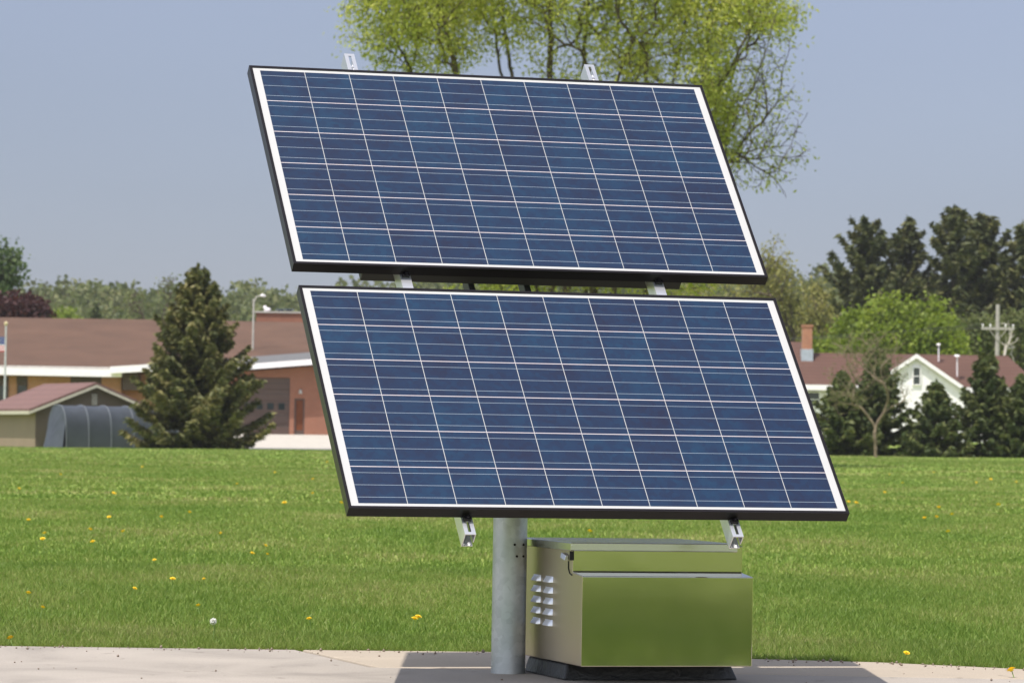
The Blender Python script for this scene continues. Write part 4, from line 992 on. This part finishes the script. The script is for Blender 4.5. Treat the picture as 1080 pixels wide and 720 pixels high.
def bbox():
    yf = 12.50; k = yf / 12.0144; bx = .2255 * k
    ang = .2706; ca, sa = math.cos(ang), math.sin(ang)
    root = empty('battery_box', Vector((bx, yf, 0)), 'brushed stainless steel battery box with stepped front and louvred side, beside the pole', 'equipment box')
    root.rotation_euler = (0, 0, ang)
    w_ = .5497 * k; z0 = CAMZ - (.7377 - .06) * k - .0; h1 = .2753 * k; st = .11; h2 = .372 * k; dep = .70
    zl = z0 + h1; ztop = z0 + h2 - .0
    # body: side profile extruded across
    cap = .028
    m = MB(); inset = .0
    m.prism([(0, 0, z0), (0, dep, z0), (0, dep, ztop - .004), (0, st, ztop - .004), (0, st, zl + .010), (0, 0, zl)], (w_, 0, 0)); m.m[0] = 1; m.m[1] = 1
    # upper body slightly narrower on the right: step return
    body = m.build('body', [MT['steel'], MT['steel_side']], root, bevel=.003)
    # lid
    m = MB(); m.span([-.012, st - .016, ztop - cap + .004], [w_ - .022, dep + .01, ztop + .003]); lid = m.build('lid', MT['steel_lid'], root, bevel=.003)
    m = MB(); m.span([-.016, st - .020, ztop - cap - .026], [-.0135 + .012, st - .0165 + .001, ztop - cap + .003]); m.build('latch', MT['frame'], root, bevel=.001)
    
    # seam and J-shaped lip on the side
    m = MB(); m.tube([(-.001, st + .045, ztop - cap - .03), (-.001, st + .045, zl + .02), (-.001, st + .03, zl + .004), (-.001, st + .005, zl - .001)], .0022, 6); m.build('seam', MT['frame'], root)
    m = MB(); m.hexa([Vector(p) for p in [(-.016, st + .045, ztop - cap - .028), (-.002, st + .045, ztop - cap - .028), (-.002, st + .09, ztop - cap - .020), (-.016, st + .09, ztop - cap - .020),
                                         (-.010, st + .045, ztop - cap - .012), (-.002, st + .045, ztop - cap - .012), (-.002, st + .10, ztop - cap - .004), (-.010, st + .10, ztop - cap - .004)]]); m.build('catch', MT['alu'], root, bevel=.001)
    # louvres: raised hoods
    zt0 = z0 + .262; hood = mat('louvre_metal', (.92, .92, .94), .42, .8, var=.03)
    for r in range(5):
        for (ya, yb) in ((.33, .42), (.475, .565)):
            zz = zt0 - r * .0352; m = MB(); n = 8; V = []
            for i in range(n + 1):
                t = i / n; y = ya + (yb - ya) * t; e = min(1, math.sin(math.pi * t) * 2.2) ** .6
                V += [(-.0005, y, zz + .011), (-.0005 - .007 * e, y, zz + .003), (-.0005 - .0135 * e, y, zz - .0075), (-.0005 - .0125 * e, y, zz - .0095), (-.0005, y, zz - .006)]
            F = [(i * 5 + j, i * 5 + j + 1, (i + 1) * 5 + j + 1, (i + 1) * 5 + j) for i in range(n) for j in range(4)]
            m.add(V, F); m.build('louvre', hood, root, smooth=True)
    # black plinth, flared to the ground
    m = MB(); i0, i1 = .035, .012
    a = [(.0, .19, 0), (w_ + .018, .19, 0), (w_ + .018, dep - .03, 0), (.0, dep - .03, 0)]
    b_ = [(.012, .205, z0 - .002), (w_ - .004, .205, z0 - .002), (w_ - .004, dep - .05, z0 - .002), (.012, dep - .05, z0 - .002)]
    m.hexa([Vector(p) for p in a] + [Vector(p) for p in b_]); m.build('plinth', mat('black_plastic', (.016, .017, .019), .45, spec=.5, bump=.3, bscale=60), root, bevel=.006)
bbox()

# ------------------------------------------------------------------ dandelions and pebbles
def dandelion_mesh():
    rg = random.Random(5); m = MB()
    for ring, (nn, r, z) in enumerate(((14, .019, .0), (12, .014, .004), (8, .008, .007))):
        for k in range(nn):
            a = 6.283 * k / nn + ring; c, s = math.cos(a), math.sin(a); w_ = .0042
            m.add([(-s * w_ * .4, c * w_ * .4, z), (s * w_ * .4, -c * w_ * .4, z), (c * r + s * w_, s * r - c * w_, z + .006), (c * r - s * w_, s * r + c * w_, z + .006)], [(0, 1, 2, 3)])
    m.tube([(0, 0, -.002), (0, 0, .008)], [.008, .009], 8)
    return m
MT['petal'] = mat('dandelion_yellow', (.85, .60, .015), .6, var=.12, scale=60)
MT['stem'] = mat('dandelion_stem', (.16, .24, .06), .6)
spots = [(11, 672), (45, 640), (30, 625), (142, 620), (215, 610), (326, 652), (209, 638), (47, 562), (45, 568), (98, 571), (95, 558), (130, 560), (163, 590), (182, 610), (233, 562), (266, 583), (282, 584), (280, 575), (30, 548), (115, 545), (170, 545), (200, 540), (300, 530), (330, 520), (120, 520), (250, 510),
         (441, 650), (437, 652), (1067, 706), (956, 688), (903, 530), (895, 529), (952, 509), (933, 519), (975, 546), (988, 545), (1004, 542), (990, 535), (1053, 532), (1045, 505), (1072, 508), (1000, 560), (938, 498), (1030, 495), (985, 490), (1010, 488), (622, 560), (360, 530), (64, 500), (20, 515), (290, 498), (150, 492), (330, 505), (345, 487)]
first = None; rg = random.Random(8)
for i, (px, py) in enumerate(spots):
    hz = 466.3 + ROLL * (px - 540); Yd = 14.0
    for _ in range(30):
        x = at(px, py, Yd).x; zz = gzf(x, Yd) + .035; Yd = (CAMZ - zz) * FPX / max(4, (py - hz))
    if Yd > 150: continue
    x = at(px, py, Yd).x; sc = min(1.5, max(.72, Yd / 30)) * rg.uniform(.8, 1.15)
    if first is None:
        o_ = dandelion_mesh().build('dandelion', MT['petal']); st = MB(); st.tube([(0, 0, -.07), (.003, 0, -.03), (0, 0, 0)], .0022, 5); st.build('stem', MT['stem'], o_, smooth=True); first = o_
    else:
        o_ = first.copy(); col.objects.link(o_)
        for ch in first.children: c_ = ch.copy(); col.objects.link(c_); c_.parent = o_
    o_.location = (x, Yd, gzf(x, Yd) + .035); o_.scale = (sc,) * 3; o_.rotation_euler = (R(rg.uniform(2, 30)), R(rg.uniform(-16, 16)), rg.uniform(0, 6))
    tag(o_, 'open yellow dandelion flower in the lawn', 'dandelion', 'dandelions scattered over the lawn')
# seed head
Yd = .70 * FPX / (652 - 461); x = at(225, 652, Yd).x
cl = empty('dandelion', Vector((x, Yd, gzf(x, Yd))), 'white fluffy dandelion seed head near the left edge of the concrete', 'dandelion')
rng = np.random.default_rng(2); q = rng.normal(size=(420, 3)); q /= np.linalg.norm(q, axis=1)[:, None]
V, F, a = quads_from(q * .0095 + np.array([0, 0, .065]), rng, .006, 1.5); np_mesh('seed_head', V, F, mat('seed_fluff', (.85, .84, .80), .9), cl, attr=a)
mb = MB(); mb.tube([(0, 0, -.02), (.004, 0, .04), (0, 0, .085)], .002, 6); mb.build('stem', MT['stem'], cl, smooth=True)

# crumbs of soil and grit strewn along the rear edge of the concrete
rng = np.random.default_rng(12); n = 520; x = rng.uniform(-3.5, 3.0, n); yy = np.interp(x, [e[0] for e in edge], [e[1] for e in edge]) - np.abs(rng.normal(0, .10, n)) - .01
k = rng.random(n) < .12; yy[k] = rng.uniform(12.3, 14, k.sum()); k = yy < np.interp(x, [e[0] for e in edge], [e[1] for e in edge]) - .01; x, yy = x[k], yy[k]; n = len(x)
sz_ = .0025 + .006 * rng.random(n) ** 3; O8 = np.array([[1, 0, 0], [-1, 0, 0], [0, 1, 0], [0, -1, 0], [0, 0, 1.], [0, 0, -1.]])
Vc = np.stack([x, yy, sz_ * .5], 1)[:, None] + O8[None] * sz_[:, None, None] * rng.uniform(.5, 1.2, (n, 6, 1))
Fc = np.array([[0, 2, 4], [2, 1, 4], [1, 3, 4], [3, 0, 4], [2, 0, 5], [1, 2, 5], [3, 1, 5], [0, 3, 5]])
g = np_mesh('grit', Vc.reshape(-1, 3), (np.arange(n)[:, None, None] * 6 + Fc[None]).reshape(-1, 3), mat('grit_brown', (.22, .17, .13), .9)); tag(g, 'crumbs of soil and grit along the grass edge of the concrete', 'grit', kind='stuff')

# ------------------------------------------------------------------ air
hz = MB(); hz.span([-1450, -100, -1.6], [1450, 2650, 45])
hm = bpy.data.materials.new('haze_air'); hm.use_nodes = True; hn = hm.node_tree.nodes; hn.remove(hn['Principled BSDF'])
pv = hn.new('ShaderNodeVolumePrincipled'); pv.inputs['Color'].default_value = (.93, .95, 1, 1); pv.inputs['Density'].default_value = .00010
hm.node_tree.links.new(pv.outputs[0], hn['Material Output'].inputs['Volume'])
h = hz.build('haze', hm); tag(h, kind='stuff')
